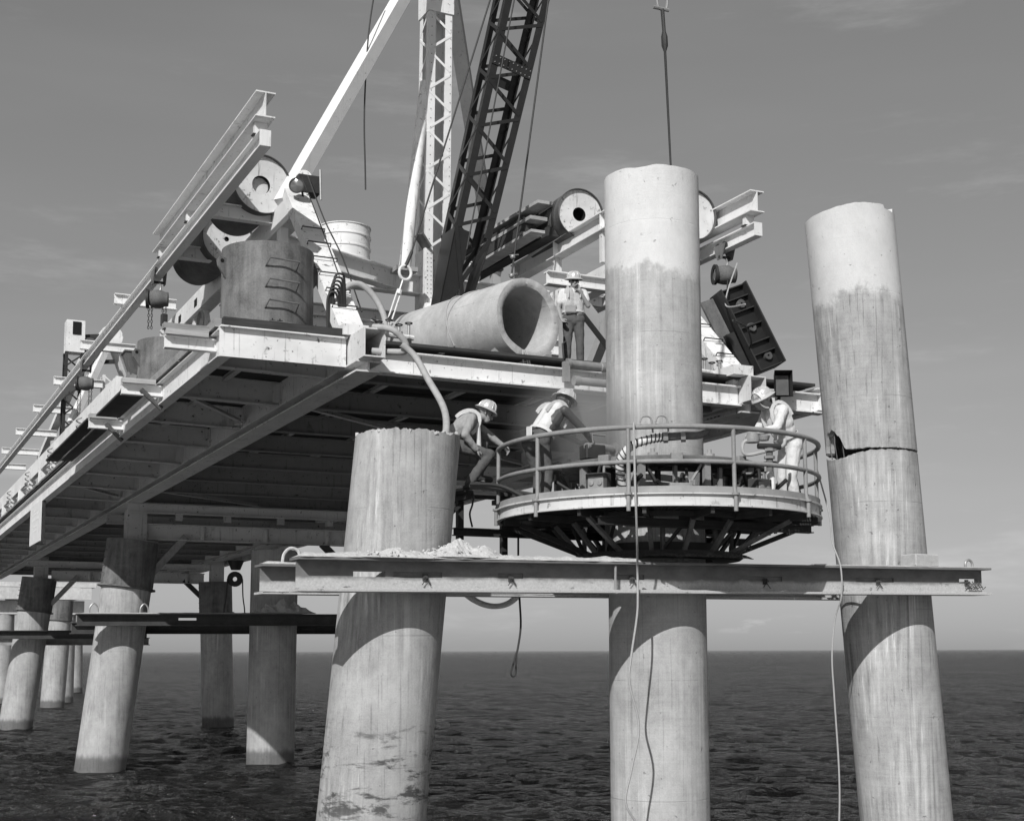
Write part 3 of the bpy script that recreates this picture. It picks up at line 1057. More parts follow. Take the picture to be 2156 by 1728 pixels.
# stringers
for x in (-4.6, -1.9, -0.4, 1.2, 2.6):
    part("stringer", MB().ibeam((x, YF + 0.3, 7.95), (x, YE, 7.95), 0.07, 0.10, 0.012, 0.01), 'under')
# diagonal wind braces under the floor
for k in (1, 6):
    y = fys[k]
    part("wind_brace", MB().angle((XA + 0.2, y + 0.1, 7.66), (XB - 0.25, y + 2.4, 7.66), 0.09, 0.01), 'under')
    part("wind_brace", MB().angle((XB + 0.25, y + 0.1, 7.60), (XC - 0.3, y + 5.0, 7.60), 0.10, 0.01), 'under')
# deck planks, one by one (shared mesh)
plank = None
for k in range(180):
    y = YF + 0.22 + k * 0.303
    if plank is None:
        plank = MB().box(PL.location, (10.82, 0.285, 0.05)).build("deck_plank", 'wood2', PL)
        o = plank
    else:
        o = plank.copy()
        COL.objects.link(o)
        o.parent = PL
    o.location = SL((random.uniform(-.02, .02), y, 8.046 + random.uniform(-.004, .004))) - PL.location
# outriggers with timber planks on the left edge
for k, (y, xt) in enumerate(((3.62, -6.28), (7.5, -6.22), (11.3, -6.18))):
    zb = 7.735
    ob = part("outrigger", MB().ibeam((xt, y, zb), (XA - 0.011, y, zb), 0.19, 0.14, 0.018, 0.014), 'white')
    MB().bar((xt + 0.0, y - 0.04, zb + 0.235), (XA - 0.15, y - 0.04, zb + 0.235), 0.19, 0.085).build("plank", 'wood3', ob, sl=True)
    if k == 0:
        MB().bar((xt - 0.03, y - 0.02, zb + 0.325), (XA - 0.12, y - 0.02, zb + 0.325), 0.17, 0.085).build("plank", 'wood', ob, sl=True)
    else:
        MB().tube([(xt + 0.33, y - 0.05, zb + 0.10), (XA - 0.03, y - 0.09, ZB - 0.06)], 0.045, 8).build("brace", 'rust2', ob, sl=True)
for (x0, x1, ya, yb) in ((-6.2, -5.92, 11.4, 17.6), (-5.88, -5.62, 11.5, 17.4), (-6.1, -5.65, 7.7, 10.9)):
    part("walkway_board", MB().box2((x0, ya, 7.915), (x1, yb, 7.955)), 'wood2')
# cap beams across the second and third pile rows, with their knee braces
for y, x0, x1, z in ((22.9, -2.75, 3.35, 6.40), (45.5, -2.4, 4.2, 6.48)):
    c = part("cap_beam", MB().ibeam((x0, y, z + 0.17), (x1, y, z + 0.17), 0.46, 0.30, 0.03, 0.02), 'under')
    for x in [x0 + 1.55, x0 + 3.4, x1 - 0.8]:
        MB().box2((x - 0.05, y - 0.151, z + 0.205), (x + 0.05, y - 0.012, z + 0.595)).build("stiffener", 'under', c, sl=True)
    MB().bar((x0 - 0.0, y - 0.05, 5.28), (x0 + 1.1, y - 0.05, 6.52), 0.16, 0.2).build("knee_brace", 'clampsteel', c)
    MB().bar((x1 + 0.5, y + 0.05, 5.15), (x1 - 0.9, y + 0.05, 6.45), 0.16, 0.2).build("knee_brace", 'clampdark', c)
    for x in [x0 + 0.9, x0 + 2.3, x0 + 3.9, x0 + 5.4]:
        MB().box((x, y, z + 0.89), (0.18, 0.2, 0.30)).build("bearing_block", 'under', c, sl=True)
part("cross_beam", MB().ibeam((-3.6, 21.2, 7.15), (4.1, 21.2, 7.15), 0.26, 0.2), 'under')
part("cross_beam", MB().ibeam((-3.6, 24.5, 7.15), (4.1, 24.5, 7.15), 0.26, 0.2), 'under')
part("cross_beam", MB().ibeam((-3.6, 44.0, 7.15), (4.1, 44.0, 7.15), 0.26, 0.2), 'under')

# side frames: chord, posts and front legs
ZC0, ZC1 = 10.78, 11.22
for sgn, xc, ys, ye in ((-1, -3.55, 6.05, 17.0), (1, 3.62, 6.3, 40.0)):
    mb = MB().box2((xc - 0.15, ys, ZC0), (xc + 0.15, ye, ZC1))
    ch = part("chord", mb, 'white')
    if sgn < 0:
        for y in (13.0, 14.6, 15.3):
            MB().box2((xc - 0.153, y, ZC0 + 0.12), (xc - 0.1, y + 0.28, ZC1 - 0.14)).build("lightening_hole", 'hole', ch, sl=True)  # black inset stands in for the shade of an open hole
    # front leg (ladder leg)
    if sgn < 0:
        p0, p1 = V(xc + 0.06, 3.15, 8.02), V(xc + 0.05, 6.35, 11.35)
    else:
        p0, p1 = V(xc + 0.25, 3.3, 7.95), V(xc + 0.0, 6.6, 11.3)
    lg = part("front_leg", MB().channel(p0 + V(-0.19, 0, 0), p1 + V(-0.19, 0, 0), 0.30, 0.38, 0.02, 1, (0, 1, 0)) if False else MB().bar(p0, p1, 0.42, 0.20, (0, 1, 0)), 'white2')
    d = (p1 - p0)
    nrm = V(0, -d.z, d.y).normalized()
    for k in range(6):
        c = p0 + d * (0.16 + 0.105 * k) + nrm * 0.16
        MB().tube([c + V(-.2, 0, 0) - nrm * .07, c + V(-.2, 0, 0), c + V(.2, 0, 0), c + V(.2, 0, 0) - nrm * .07], 0.013, 6).build("ladder_rung", 'dark', lg, sl=True)
    # short post under the chord end
    part("post", MB().box2((xc - 0.14, 6.55, 8.07), (xc + 0.0, 6.8, ZC0 - 0.001)), 'white')
    part("gusset", MB().box2((xc - 0.17, 2.95, 8.05), (xc + 0.24, 3.75, 8.22)), 'white2')
# lower chord at the rear left, standing on posts
rc = part("rear_chord", MB().box2((-5.35, 13.2, 8.80), (-5.21, 52.0, 9.22)), 'white')
for k, y in enumerate([y + 0.6 for y in fys if 17 < y < 51]):
    ps = part("post", MB().ibeam((-5.27, y, 8.07), (-5.27, y, 8.795), 0.26, 0.22, 0.02, 0.016, (0, 1, 0)), 'white')
    pts = [V(-5.45, y - 0.16, 8.30) + V(0.06 * math.cos(a), 0.06 * math.sin(a), 0.0235 * a) for a in [q * 0.62 for q in range(52)]]
    if k % 2 == 0:
        MB().tube(pts, 0.019, 4).build("coil_spring", 'grey', ps, sl=True)
    MB().tube([(-5.45, y - 0.16, 8.0), (-5.45, y - 0.16, 8.35)], 0.03, 5).build("spring_rod", 'steel', ps, sl=True)
for k in range(5):
    y = 8.4 + k * 2.6
    part("post", MB().box2((-3.62, y, 8.07), (-3.44, y + 0.2, ZC0 - .001)), 'white')
    if k < 4:
        part("diagonal", MB().bar((-3.53, y + 0.25, 8.1), (-3.53, y + 1.9, ZC0 - 0.05), 0.12, 0.14), 'white')
for y in (9.5, 12.5, 15.5):
    part("post", MB().box2((3.52, y, 8.07), (3.72, y + 0.2, ZC0 - .001)), 'white')
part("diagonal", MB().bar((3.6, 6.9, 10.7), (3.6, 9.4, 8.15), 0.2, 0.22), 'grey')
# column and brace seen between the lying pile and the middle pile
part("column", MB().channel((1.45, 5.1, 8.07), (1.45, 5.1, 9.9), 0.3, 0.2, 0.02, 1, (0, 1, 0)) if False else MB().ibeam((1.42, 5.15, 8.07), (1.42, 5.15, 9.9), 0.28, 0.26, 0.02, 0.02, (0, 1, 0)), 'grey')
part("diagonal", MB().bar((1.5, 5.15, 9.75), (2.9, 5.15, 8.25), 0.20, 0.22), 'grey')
part("cross_beam", MB().ibeam((0.9, 5.15, 9.91), (3.5, 5.15, 9.91), 0.25, 0.2), 'white')

# monorails on both sides with upper beams standing on stubs
ZM = 11.02
for sgn in (-1, 1):
    xm = 4.84 * sgn
    ys, ye = (3.5, 45.0) if sgn < 0 else (4.05, 30.0)
    m = part("monorail", MB().ibeam((xm, ys, ZM), (xm, ye, ZM), 0.27, 0.18, 0.025, 0.016), 'white_clean')
    MB().box2((xm - 0.09, ys - 0.012, ZM + 0.01), (xm + 0.09, ys - 0.001, ZM + 0.26)).build("end_plate", 'white', m, sl=True)
    ub = part("upper_beam", MB().ibeam((xm, ys, 11.50), (xm, 11.45, 11.50), 0.41, 0.31, 0.022, 0.016), 'white_clean' if sgn > 0 else 'white')
    for y in ((3.75, 8.5, 11.0) if sgn < 0 else (4.3, 7.6, 11.0)):
        MB().box2((xm - 0.10, y, ZM + 0.272), (xm + 0.10, y + 0.10, 11.498)).build("stub", 'white', ub, sl=True)
        MB().box2((xm - 0.13, y - 0.02, ZM + 0.271), (xm + 0.13, y + 0.12, ZM + 0.285)).build("clip", 'dark', ub, sl=True)
# cross beams from the monorails to the chords
for y in (7.15, 9.95, 15.15, 20.2, 25.3, 30.2, 35.2, 40.1, 44.6):
    c = part("cross_beam", MB().ibeam((-5.12, y, ZM + 0.275 if y > 12 else ZM - 0.02), (-3.71, y, ZM + 0.275 if y > 12 else ZM - 0.02), 0.24, 0.16, 0.02, 0.014) if y > 12 else MB().ibeam((-4.76, y, ZM - 0.02), (-3.71, y, ZM - 0.02), 0.26, 0.18, 0.02, 0.014), 'white')
for y in (6.6, 9.9, 15):
    part("cross_beam", MB().ibeam((3.78, y, ZM), (4.76, y, ZM), 0.24, 0.16, 0.02, 0.014), 'white')
# beam on top of the right chord that carries tanks and timber
ub = part("upper_beam", MB().ibeam((3.5, 7.3, 11.94), (3.5, 11.75, 11.94), 0.38, 0.28, 0.022, 0.016), 'white_clean')
for y in (7.5, 9.6, 11.55):
    MB().box2((3.42, y, ZC1 + .06), (3.58, y + 0.12, 11.938)).build("stub", 'white', ub, sl=True)
    MB().box2((3.37, y + 0.0, 11.965), (3.63, y + 0.015, 12.295)).build("stiffener", 'white', ub, sl=True)
# upper transverse beams that carry the derrick
part("upper_cross_beam", MB().ibeam((-3.38, 10.05, 10.85), (3.44, 10.05, 10.85), 0.42, 0.26, 0.025, 0.018), 'white')
part("upper_cross_beam", MB().ibeam((-3.38, 10.9, 10.25), (3.44, 10.9, 10.25), 0.40, 0.26, 0.025, 0.018), 'white')
part("upper_cross_beam", MB().ibeam((-3.38, 9.2, 9.62), (3.44, 9.2, 9.62), 0.34, 0.24, 0.025, 0.018), 'white')
part("upper_cross_beam", MB().ibeam((-3.3, 8.42, 10.86), (-0.3, 9.86, 10.86), 0.42, 0.26, 0.025, 0.018), 'white')
part("upper_cross_beam", MB().ibeam((-3.3, 12.5, 10.5), (3.4, 12.5, 10.5), 0.36, 0.26, 0.025, 0.018), 'white')
# cable run along the left edge
pts = [V(-5.66 + 0.03 * hsh(k * 0.7, 1, 1), 3.3 + k * 0.42, 8.10 + 0.035 * hsh(k * 0.9, 5, 2)) for k in range(90)]
part("edge_cable", MB().tube(pts[20:], 0.03, 6), 'ropem')

# ------------------------------------------------------------------ derrick, boom and rigging
def lattice(parent, c0, c1, w0, d0, w1, d1, ang, n, mats, lace_w=0.05, side=V(1, 0, 0), names=("corner_angle", "lacing"), xfaces=True, tz=0.012):
    """four-cornered laced column from c0 to c1; side gives the direction of its width"""
    c0, c1 = Vector(c0), Vector(c1)
    ax = (c1 - c0).normalized()
    sd = (side - ax * side.dot(ax)).normalized()
    dp = ax.cross(sd)

    def cor(t, i, j):
        return lerp(c0, c1, t) + sd * (i * (w0 + (w1 - w0) * t) / 2) + dp * (j * (d0 + (d1 - d0) * t) / 2)
    for i in (-1, 1):
        for j in (-1, 1):
            a, b = cor(0, i, j), cor(1, i, j)
            mb = MB()
            pr = [(0, 0), (-i * ang, 0), (-i * ang, -j * tz), (-i * tz, -j * tz), (-i * tz, -j * ang), (0, -j * ang)]
            vs = [p + sd * x + dp * y for p in (a, b) for x, y in pr]
            mb.add(vs, [(k, (k + 1) % 6, (k + 1) % 6 + 6, k + 6) for k in range(6)] + [tuple(range(6)), tuple(range(6, 12))])
            mb.build(names[0], mats, parent)
    for f, (fa, fb) in enumerate((((-1, -1), (1, -1)), ((-1, 1), (1, 1)), ((-1, -1), (-1, 1)), ((1, -1), (1, 1)))):
        out = (dp * fa[1] if fa[1] == fb[1] else sd * fa[0])
        for k in range(n):
            t0, t1 = k / n, (k + 1) / n
            A, B = (fa, fb) if (k + f) % 2 == 0 else (fb, fa)
            ins = 0.02
            p, q = cor(t0 + ins / n, *A), cor(t1 - ins / n, *B)
            p, q = lerp(p, q, 0.06), lerp(p, q, 0.94)
            MB().bar(p + out * 0.004, q + out * 0.004, lace_w, 0.010, out).build(names[1], mats, parent)
            if xfaces and f < 2:
                p, q = cor(t0 + ins / n, *B), cor(t1 - ins / n, *A)
                p, q = lerp(p, q, 0.06), lerp(p, q, 0.94)
                MB().bar(p + out * 0.016, q + out * 0.016, lace_w, 0.010, out).build(names[1], mats, parent)
    return cor


mast = thing("derrick_mast", (0.66, 10, 10.2), "white riveted lattice mast standing upright behind the lying concrete pile", "mast")
cor = lattice(mast, (0.66, 10.0, 11.7), (0.72, 10.0, 17.05), 0.56, 0.56, 0.54, 0.54, 0.16, 12, 'white_clean', 0.055, xfaces=False)
mb = MB()
for s in (-1, 1):
    mb.box2((0.66 + s * 0.285 - 0.012, 9.72, 10.2), (0.66 + s * 0.285 + 0.012, 10.28, 11.75))
mb.box2((0.39, 9.71, 10.2), (0.66 - .12, 9.73, 11.75))
mb.box2((0.66 + .16, 9.71, 10.2), (0.93, 9.73, 11.75))
mb.box2((0.39, 10.27, 10.2), (0.93, 10.29, 11.75))
mb.build("base_plates", 'white', mast)
MB().box2((0.42, 9.70, 17.05), (1.02, 10.3, 19.3)).build("head_box", 'white', mast)
mb = MB()
for k in range(15):
    for x in (0.50, 0.87, 0.42, 0.95):
        mb.lathe((x, 9.708, 10.3 + k * 0.095), (0, -1, 0), [(0.011, 0), (0.008, 0.008), (0, 0.01)], 5)
for k in range(26):
    for x in (0.455, 0.90):
        mb.lathe((x + 0.0022 * k, 9.718, 11.75 + k * 0.206), (0, -1, 0), [(0.011, 0), (0.008, 0.008), (0, 0.01)], 5)
o = mb.build("rivets", 'dark', mast)
o['kind'] = 'stuff'
w = MB()
w.lathe((1.08, 9.55, 10.95), (0.85, -0.5, 0), [(0.30, -.05), (0.35, -.06), (0.35, -0.03), (0.31, 0.0), (0.35, 0.03), (0.35, 0.06), (0.30, 0.05)], 32, closed=True)
for k in range(6):
    a = k * math.pi / 3
    ax = V(0.85, -0.5, 0).normalized()
    s_, t_ = ax.orthogonal().normalized(), None
    t_ = ax.cross(s_)
    e = s_ * math.cos(a) + t_ * math.sin(a)
    w.bar(V(1.08, 9.55, 10.95) + e * 0.04, V(1.08, 9.55, 10.95) + e * 0.31, 0.05, 0.03, ax)
w.lathe((1.08, 9.55, 10.95), (0.85, -0.5, 0), [(0, -.07), (0.07, -.07), (0.07, 0.07), (0, 0.07)], 12)
w.build("sheave_wheel", 'white', mast)
mb = MB()
for k in range(3):
    mb.lathe((0.74 + 0.05 * k, 9.66, 11.45), (1, 0, 0), [(0.06, 0), (0.24, 0), (0.24, 0.02), (0.06, 0.02)], 20, closed=True, smooth=False)
mb.build("rope_sheaves", 'dark', mast)
MB().bar((0.62, 9.7, 10.6), (-0.1, 9.45, 9.7), 0.2, 0.16).build("foot_brace", 'white', mast)
MB().bar((0.75, 9.6, 10.55), (0.62, 9.3, 9.75), 0.12, 0.10).build("foot_brace", 'white', mast)
MB().bar((0.2, 9.66, 12.0), (0.42, 9.72, 11.75), 0.28, 0.05).build("bent_bracket", 'rust', mast)
o = tag(MB().bar((-3.6, 6.75, 11.25), (0.50, 9.5, 18.6), 0.26, 0.26).build("stiff_leg", 'white_clean', off=(-3.6, 6.75, 11.2)), "white box-section stay slanting up from the left frame to the mast top", "derrick stay")
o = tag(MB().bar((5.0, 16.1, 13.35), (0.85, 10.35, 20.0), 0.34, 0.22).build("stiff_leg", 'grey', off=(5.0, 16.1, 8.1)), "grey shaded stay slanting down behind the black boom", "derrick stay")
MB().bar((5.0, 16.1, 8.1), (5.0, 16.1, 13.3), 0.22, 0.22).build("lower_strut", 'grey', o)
o = thing("pipe_strut", (-0.28, 9.0, 11.0), "pale peeling pipe leaning against the left side of the lattice mast", "pipe strut")
MB().tube([(-0.22, 9.4, 11.1), (0.12, 9.68, 13.3), (0.47, 9.97, 15.5)], 0.125, 16).build("pipe", 'white2', o)
MB().box((-0.23, 9.4, 11.1), (0.46, 0.4, 0.09)).build("foot_plate", 'grey', o)

boom = thing("crane_boom", (0.56, 9, 10.0), "black lattice crane boom leaning right beside the white mast", "crane boom")
bA, bB, bT = V(0.56, 9.0, 10.0), V(1.01, 9.0, 11.85), V(2.70, 9.0, 19.0)
cor = lattice(boom, bB, bT, 0.84, 0.70, 1.04, 0.84, 0.155, 13, 'black', 0.075, xfaces=False)
# lattice end: plated foot section
ax = (bB - bA).normalized()
sd = (V(1, 0, 0) - ax * ax.x).normalized()
dp = ax.cross(sd)
mb = MB()
for s in (-1, 1):
    vs = []
    for p, w_, d_ in ((bA, 0.62, 0.5), (bB, 0.84, 0.70)):
        for q in (-1, 1):
            for r in (0, 0.02):
                vs.append(p + sd * (s * (w_ / 2 - r)) + dp * (q * d_ / 2))
    mb.add(vs, [(0, 1, 3, 2), (4, 6, 7, 5), (0, 4, 5, 1), (2, 3, 7, 6), (0, 2, 6, 4), (1, 5, 7, 3)])
mb.build("foot_plates", 'black', boom)
for p, q in (((-1, -1), (1, -1)), ((-1, 1), (1, 1))):
    a0 = bA + sd * (p[0] * 0.30) + dp * (p[1] * 0.25)
    b0 = bB + sd * (q[0] * 0.40) + dp * (q[1] * 0.34)
    MB().bar(a0, b0, 0.09, 0.02, dp).build("lacing", 'black', boom)
    a0 = bA + sd * (-p[0] * 0.30) + dp * (p[1] * 0.27)
    b0 = bB + sd * (-q[0] * 0.40) + dp * (q[1] * 0.36)
    MB().bar(a0, b0, 0.09, 0.02, dp).build("lacing", 'black', boom)
vs = [bA + sd * s * 0.29 + dp * 0.25 * 1 for s in (-1, 1)] + [bB + sd * s * 0.10 - sd * 0.3 + dp * 0.34 for s in (-1, 1)]
MB().add([bA + sd * -0.31 - dp * .25, bA + sd * -0.02 - dp * .25, bB + sd * -0.05 - dp * .35, bB + sd * -0.42 - dp * .35,
          bA + sd * -0.31 - dp * .235, bA + sd * -0.02 - dp * .235, bB + sd * -0.05 - dp * .335, bB + sd * -0.42 - dp * .335],
         [(0, 1, 2, 3), (7, 6, 5, 4), (0, 4, 5, 1), (1, 5, 6, 2), (2, 6, 7, 3), (3, 7, 4, 0)]).build("web_plate", 'black', boom)
axb = (bT - bB).normalized()
sdb = (V(1, 0, 0) - axb * axb.x).normalized()
dpb = axb.cross(sdb)
for t in (0.525,):
    p = lerp(bB, bT, t)
    wd = 0.84 + 0.18 * t
    for q in (-1, 1):
        MB().bar(p - sdb * (wd / 2) + dpb * q * 0.395, p + sdb * (wd / 2) + dpb * q * 0.395, 0.24, 0.02, dpb).build("splice_plate", 'black', boom)
        mb = MB()
        for k in range(9):
            for r in (-.07, .07):
                mb.lathe(p + sdb * (-wd / 2 + 0.06 + k * wd / 9) + axb * r + dpb * q * 0.406, dpb * q, [(0.016, 0), (0.012, 0.012), (0, 0.016)], 5)
        r = mb.build("rivets", 'rail', boom)
        r['kind'] = 'stuff'


def wire(name, pts, r, label, cat, mat='wire', smooth=0, n=6):
    p = spline(pts, smooth) if smooth else [Vector(x) for x in pts]
    c = Vector(pts[0])
    return tag(MB().tube(p, r, n).build(name, mat, off=c), label, cat)


o = thing("guy_cable", (-1.62, 6, 8.95), "wire guy with turnbuckle and eye running from the deck up past the mast", "guy cable")
a, b = V(-1.88, 6, 8.95), V(-1.56, 6, 9.94)
MB().tube([V(-1.95, 6, 8.1), a], 0.02, 6).build("anchor_rod", 'steel', o)
d = (b - a)
mb = MB()
for s in (-1, 1):
    mb.tube([a + d * 0.05 + V(s * 0.035, 0, -s * .012), a + d * 0.72 + V(s * 0.035, 0, -s * .012)], 0.016, 6)
for t in (0.05, 0.72):
    mb.tube([a + d * (t - 0.03), a + d * (t + 0.05)], 0.05, 8)
mb.build("turnbuckle", 'white', o)
MB().tube([a + d * 0.74, a + d * 0.96], 0.02, 6).build("threaded_rod", 'steel', o)
c = b + V(0.03, 0, 0.10)
MB().tube([c + V(0.115 * math.cos(q), 0, 0.13 * math.sin(q)) for q in [k * math.pi / 9 for k in range(18)]], 0.028, 8, closed=True).build("eye_ring", 'white', o)
MB().tube([c + V(0.0, 0, 0.1), lerp(c, V(0.17, 6, 15.57), 0.07), lerp(c, V(0.17, 6, 15.57), 0.08), V(0.17, 6, 15.57), V(0.6, 6, 17.3)], [0.035, 0.032, 0.017, 0.017, 0.017], 6).build("wire_rope", 'wire', o)
o = wire("hoist_line", [(1.58, 8, 10.9), (1.78, 8, 12.3), (2.46, 8, 16.95), (2.75, 8, 19)], 0.02, "dark hoist rope hanging right of the boom with two clamps near its end", "wire rope")
for z, x in ((11.25, 1.60), (10.85, 1.575)):
    MB().ball((x, 8, z), 0.055, 6).build("rope_clamp", 'steel', o)
    MB().tube([(x - .08, 7.99, z + .02), (x + .12, 7.97, z + .05)], 0.012, 5).build("clamp_bolt", 'steel', o)
wire("hoist_line", [(0.75, 8.4, 11.4), (1.95, 8.4, 17.5), (2.2, 8.4, 19)], 0.016, "thin rope running up inside the left chord of the black boom", "wire rope")
wire("hanging_rope", [(-1.32, 8.25, 16.6), (-1.52, 8.05, 15.6), (-1.60, 8.0, 14.7), (-1.63, 8.0, 13.6), (-1.60, 8, 12.6), (-1.59, 8, 12.2)], 0.016, "loose rope end dangling from the white stay against the sky", "rope", smooth=5)

# sling over the middle pile
o = thing("crane_hook_sling", (0.42, 0.2, 10.3), "shackle and steel sling hanging down into the top of the middle pile", "sling")
top = V(0.22, 0, 13.05)
MB().tube([top + V(0, 0, 0.05), top + V(0, 0, 0.4)], 0.045, 8).build("hook_shank", 'dark', o)
MB().box(top + V(-0.02, 0, 0.32), (0.22, 0.15, 0.2)).build("hook_block", 'dark', o, bevel=0.03)
MB().tube(spline([top + V(-.07, 0, -.28), top + V(-.09, 0, -.14), top + V(-.06, 0, -.02), top + V(0, 0, .02), top + V(.06, 0, -.02), top + V(.09, 0, -.14), top + V(.07, 0, -.28)], 4), 0.022, 8).build("shackle_bow", 'steel', o)
MB().tube([top + V(-.16, 0, -.28), top + V(.11, 0, -.28)], 0.028, 8).build("shackle_pin", 'steel', o)
e = V(0.33, 0, 10.2)
MB().tube([top + V(0, 0, -.28), lerp(top, e, 0.22), lerp(top, e, 0.25), lerp(top, e, 0.3), lerp(top, e, 0.33), e, V(0.36, 0, 9.6)], [0.03, 0.028, 0.05, 0.05, 0.02, 0.015, 0.015], 7).build("sling_rope", 'wire', o)

# ------------------------------------------------------------------ things lying and standing on the platform
def tank(label, c, r, L, hole_r, az=0.0, dark=True):
    o = thing("steel_tank", c, label, "steel tank", "steel tanks lying on the upper beams")
    c = Vector(c)
    ax = V(math.sin(az), math.cos(az), 0)
    MB().lathe(c, ax, [(r, 0), (r, L), (0.02, L + 0.03)], 48).build("shell", 'tankside', o)
    MB().lathe(c, ax, [(r - 0.001, -0.02), (r + 0.012, -0.02), (r + 0.012, 0.05), (r - 0.001, 0.05)], 48, closed=True, smooth=False).build("rim", 'tankside', o)
    MB().lathe(c, ax, [(hole_r, 0.07), (r - 0.004, 0.05)], 48, smooth=False).build("end_disc", 'tank', o)
    MB().lathe(c, ax, [(hole_r, 0.07), (hole_r * 0.98, 0.32 if dark else 0.17)], 32, smooth=False).build("hole_rim", 'hole', o)
    MB().lathe(c, ax, [(hole_r, 0.32 if dark else 0.17), (0, 0.33 if dark else 0.175)], 32, smooth=False).build("hole_back", 'hole' if dark else 'tank', o)
    return o


tank("steel tank with a holed end disc lying under the raised left beam", (-3.93, 6.95, 11.64), 0.54, 1.6, 0.17, rad(-4), False)
tank("dark-sided steel tank lying behind the other one, above the rusty casing", (-3.86, 9.7, 11.40), 0.52, 1.9, 0.05, rad(-6), False)
tank("blotched white tank end with a round black hole, beside the timber stack", (3.66, 8.85, 12.70), 0.545, 2.0, 0.155, rad(2))
tank("white tank end half hidden behind the top of the middle pile", (4.22, 5.3, 11.72), 0.50, 1.7, 0.155, rad(4))


def casing(label, c, r, h, prints):
    o = thing("pile_casing", c, label, "steel casing", "rusty steel casings on the platform")
    c = Vector(c)
    MB().lathe(c, (0, 0, 1), [(r, 0), (r, h), (r - 0.02, h), (r - 0.02, 0)], 64, closed=True).build("shell", 'sleeve', o)
    for a in (rad(-168), rad(-12)):
        e = V(math.cos(a), math.sin(a), 0)
        t = V(-e.y, e.x, 0)
        p = c + e * r + V(0, 0, h - 0.35)
        prf = [(-0.02, -0.22), (0.0, 0.14), (0.10, 0.16), (0.16, 0.09), (0.14, 0.0)]
        MB().add([p + e * x + V(0, 0, z) + t * s * 0.02 for s in (-1, 1) for x, z in prf], [(0, 1, 2, 3, 4), (9, 8, 7, 6, 5)] + [(k, (k + 1) % 5, (k + 1) % 5 + 5, k + 5) for k in range(5)]).build("lifting_lug", 'sleeve', o)
        MB().lathe(p + e * 0.075 + V(0, 0, 0.09), t, [(0, -0.024), (0.032, -0.024), (0.032, 0.024), (0, 0.024)], 12).build("lug_hole", 'hole', o)
    if prints:
        for k in range(4):                      # folded rung steps welded to the shell
            z = 1.20 - 0.335 * k
            g = lambda a, q, z_: c + V(math.cos(a), math.sin(a), 0) * (r + q) + V(0, 0, z_)
            a0 = rad(-103)
            pts = [g(a0 - .09, 0.0, z - 0.06), g(a0, 0.13, z + 0.045), g(a0 + 0.56, 0.13, z + 0.03), g(a0 + 0.60, 0.0, z - 0.09)]
            MB().tube(pts, 0.014, 6).build("rung_step", 'rust', o)
        mb = MB()
        for a in (rad(-99), rad(-90)):
            p = c + V(math.cos(a), math.sin(a), 0) * (r + 0.006) + V(0, 0, 0.28)
            t = V(-math.sin(a), math.cos(a), 0)
            mb.bar(p - t * 0.045, p + t * 0.045, 0.014, 0.006)
            mb.bar(p - V(0, 0, .03), p + V(0, 0, .03), 0.014, 0.006)
        mb.build("painted_cross_marks", 'hole', o)
    return o


casing("big rusty casing with welded rung steps on the platform's front left corner", (-4.47, 4.55, 8.09), 0.735, 1.55, True)
casing("second rusty casing behind the outriggers, smaller with distance", (-4.72, 10.2, 8.03), 0.74, 1.24, False)
o = thing("chute_hopper", (-5.5, 10.3, 7.95), "small flared rusty hopper standing left of the second casing", "hopper")
mb = MB()
vs = [V(-5.50 + i * w, 10.3 + j * w, z) for z, w in ((8.60, 0.09), (9.02, 0.21)) for i, j in ((-1, -1), (1, -1), (1, 1), (-1, 1))]
mb.add(vs, [(k, (k + 1) % 4, (k + 1) % 4 + 4, k + 4) for k in range(4)])
mb.box((-5.50, 10.3, 9.04), (0.46, 0.46, 0.03))
mb.build("funnel", 'rust', o)
MB().bar((-5.50, 10.3, 8.62), (-5.72, 10.4, 8.0), 0.22, 0.2).build("spout", 'sleeve', o)
MB().box((-5.4, 10.2, 8.15), (0.3, 0.26, 0.3)).build("stand", 'rust2', o)


def drum(label, c, r, h, nb):
    o = thing("white_drum", c, label, "drum", "white drums on the platform")
    c = Vector(c)
    prof = [(0, 0)]
    for k in range(nb):
        z0, z1 = h * k / nb, h * (k + 1) / nb
        prof += [(r, z0 + 0.005), (r + 0.022, z0 + 0.02), (r + 0.022, z0 + 0.05), (r, z0 + 0.065), (r, z1 - 0.003)]
    prof += [(r + 0.02, h - .02), (r + 0.02, h), (r - 0.03, h), (r - 0.03, h - 0.03), (0, h - 0.03)]
    MB().lathe(c, (0, 0, 1), prof, 40).build("barrel", 'white', o)
    return o


part("drum_shelf", MB().box2((-1.9, 10.2, 11.285), (-0.3, 11.5, 11.315)), 'white')
drum("large white ribbed drum behind the ladder leg", (-1.08, 10.75, 11.24), 0.55, 1.02, 4)
drum("small white ribbed drum half hidden behind the black boom foot", (1.82, 11.0, 11.25), 0.36, 0.62, 4)

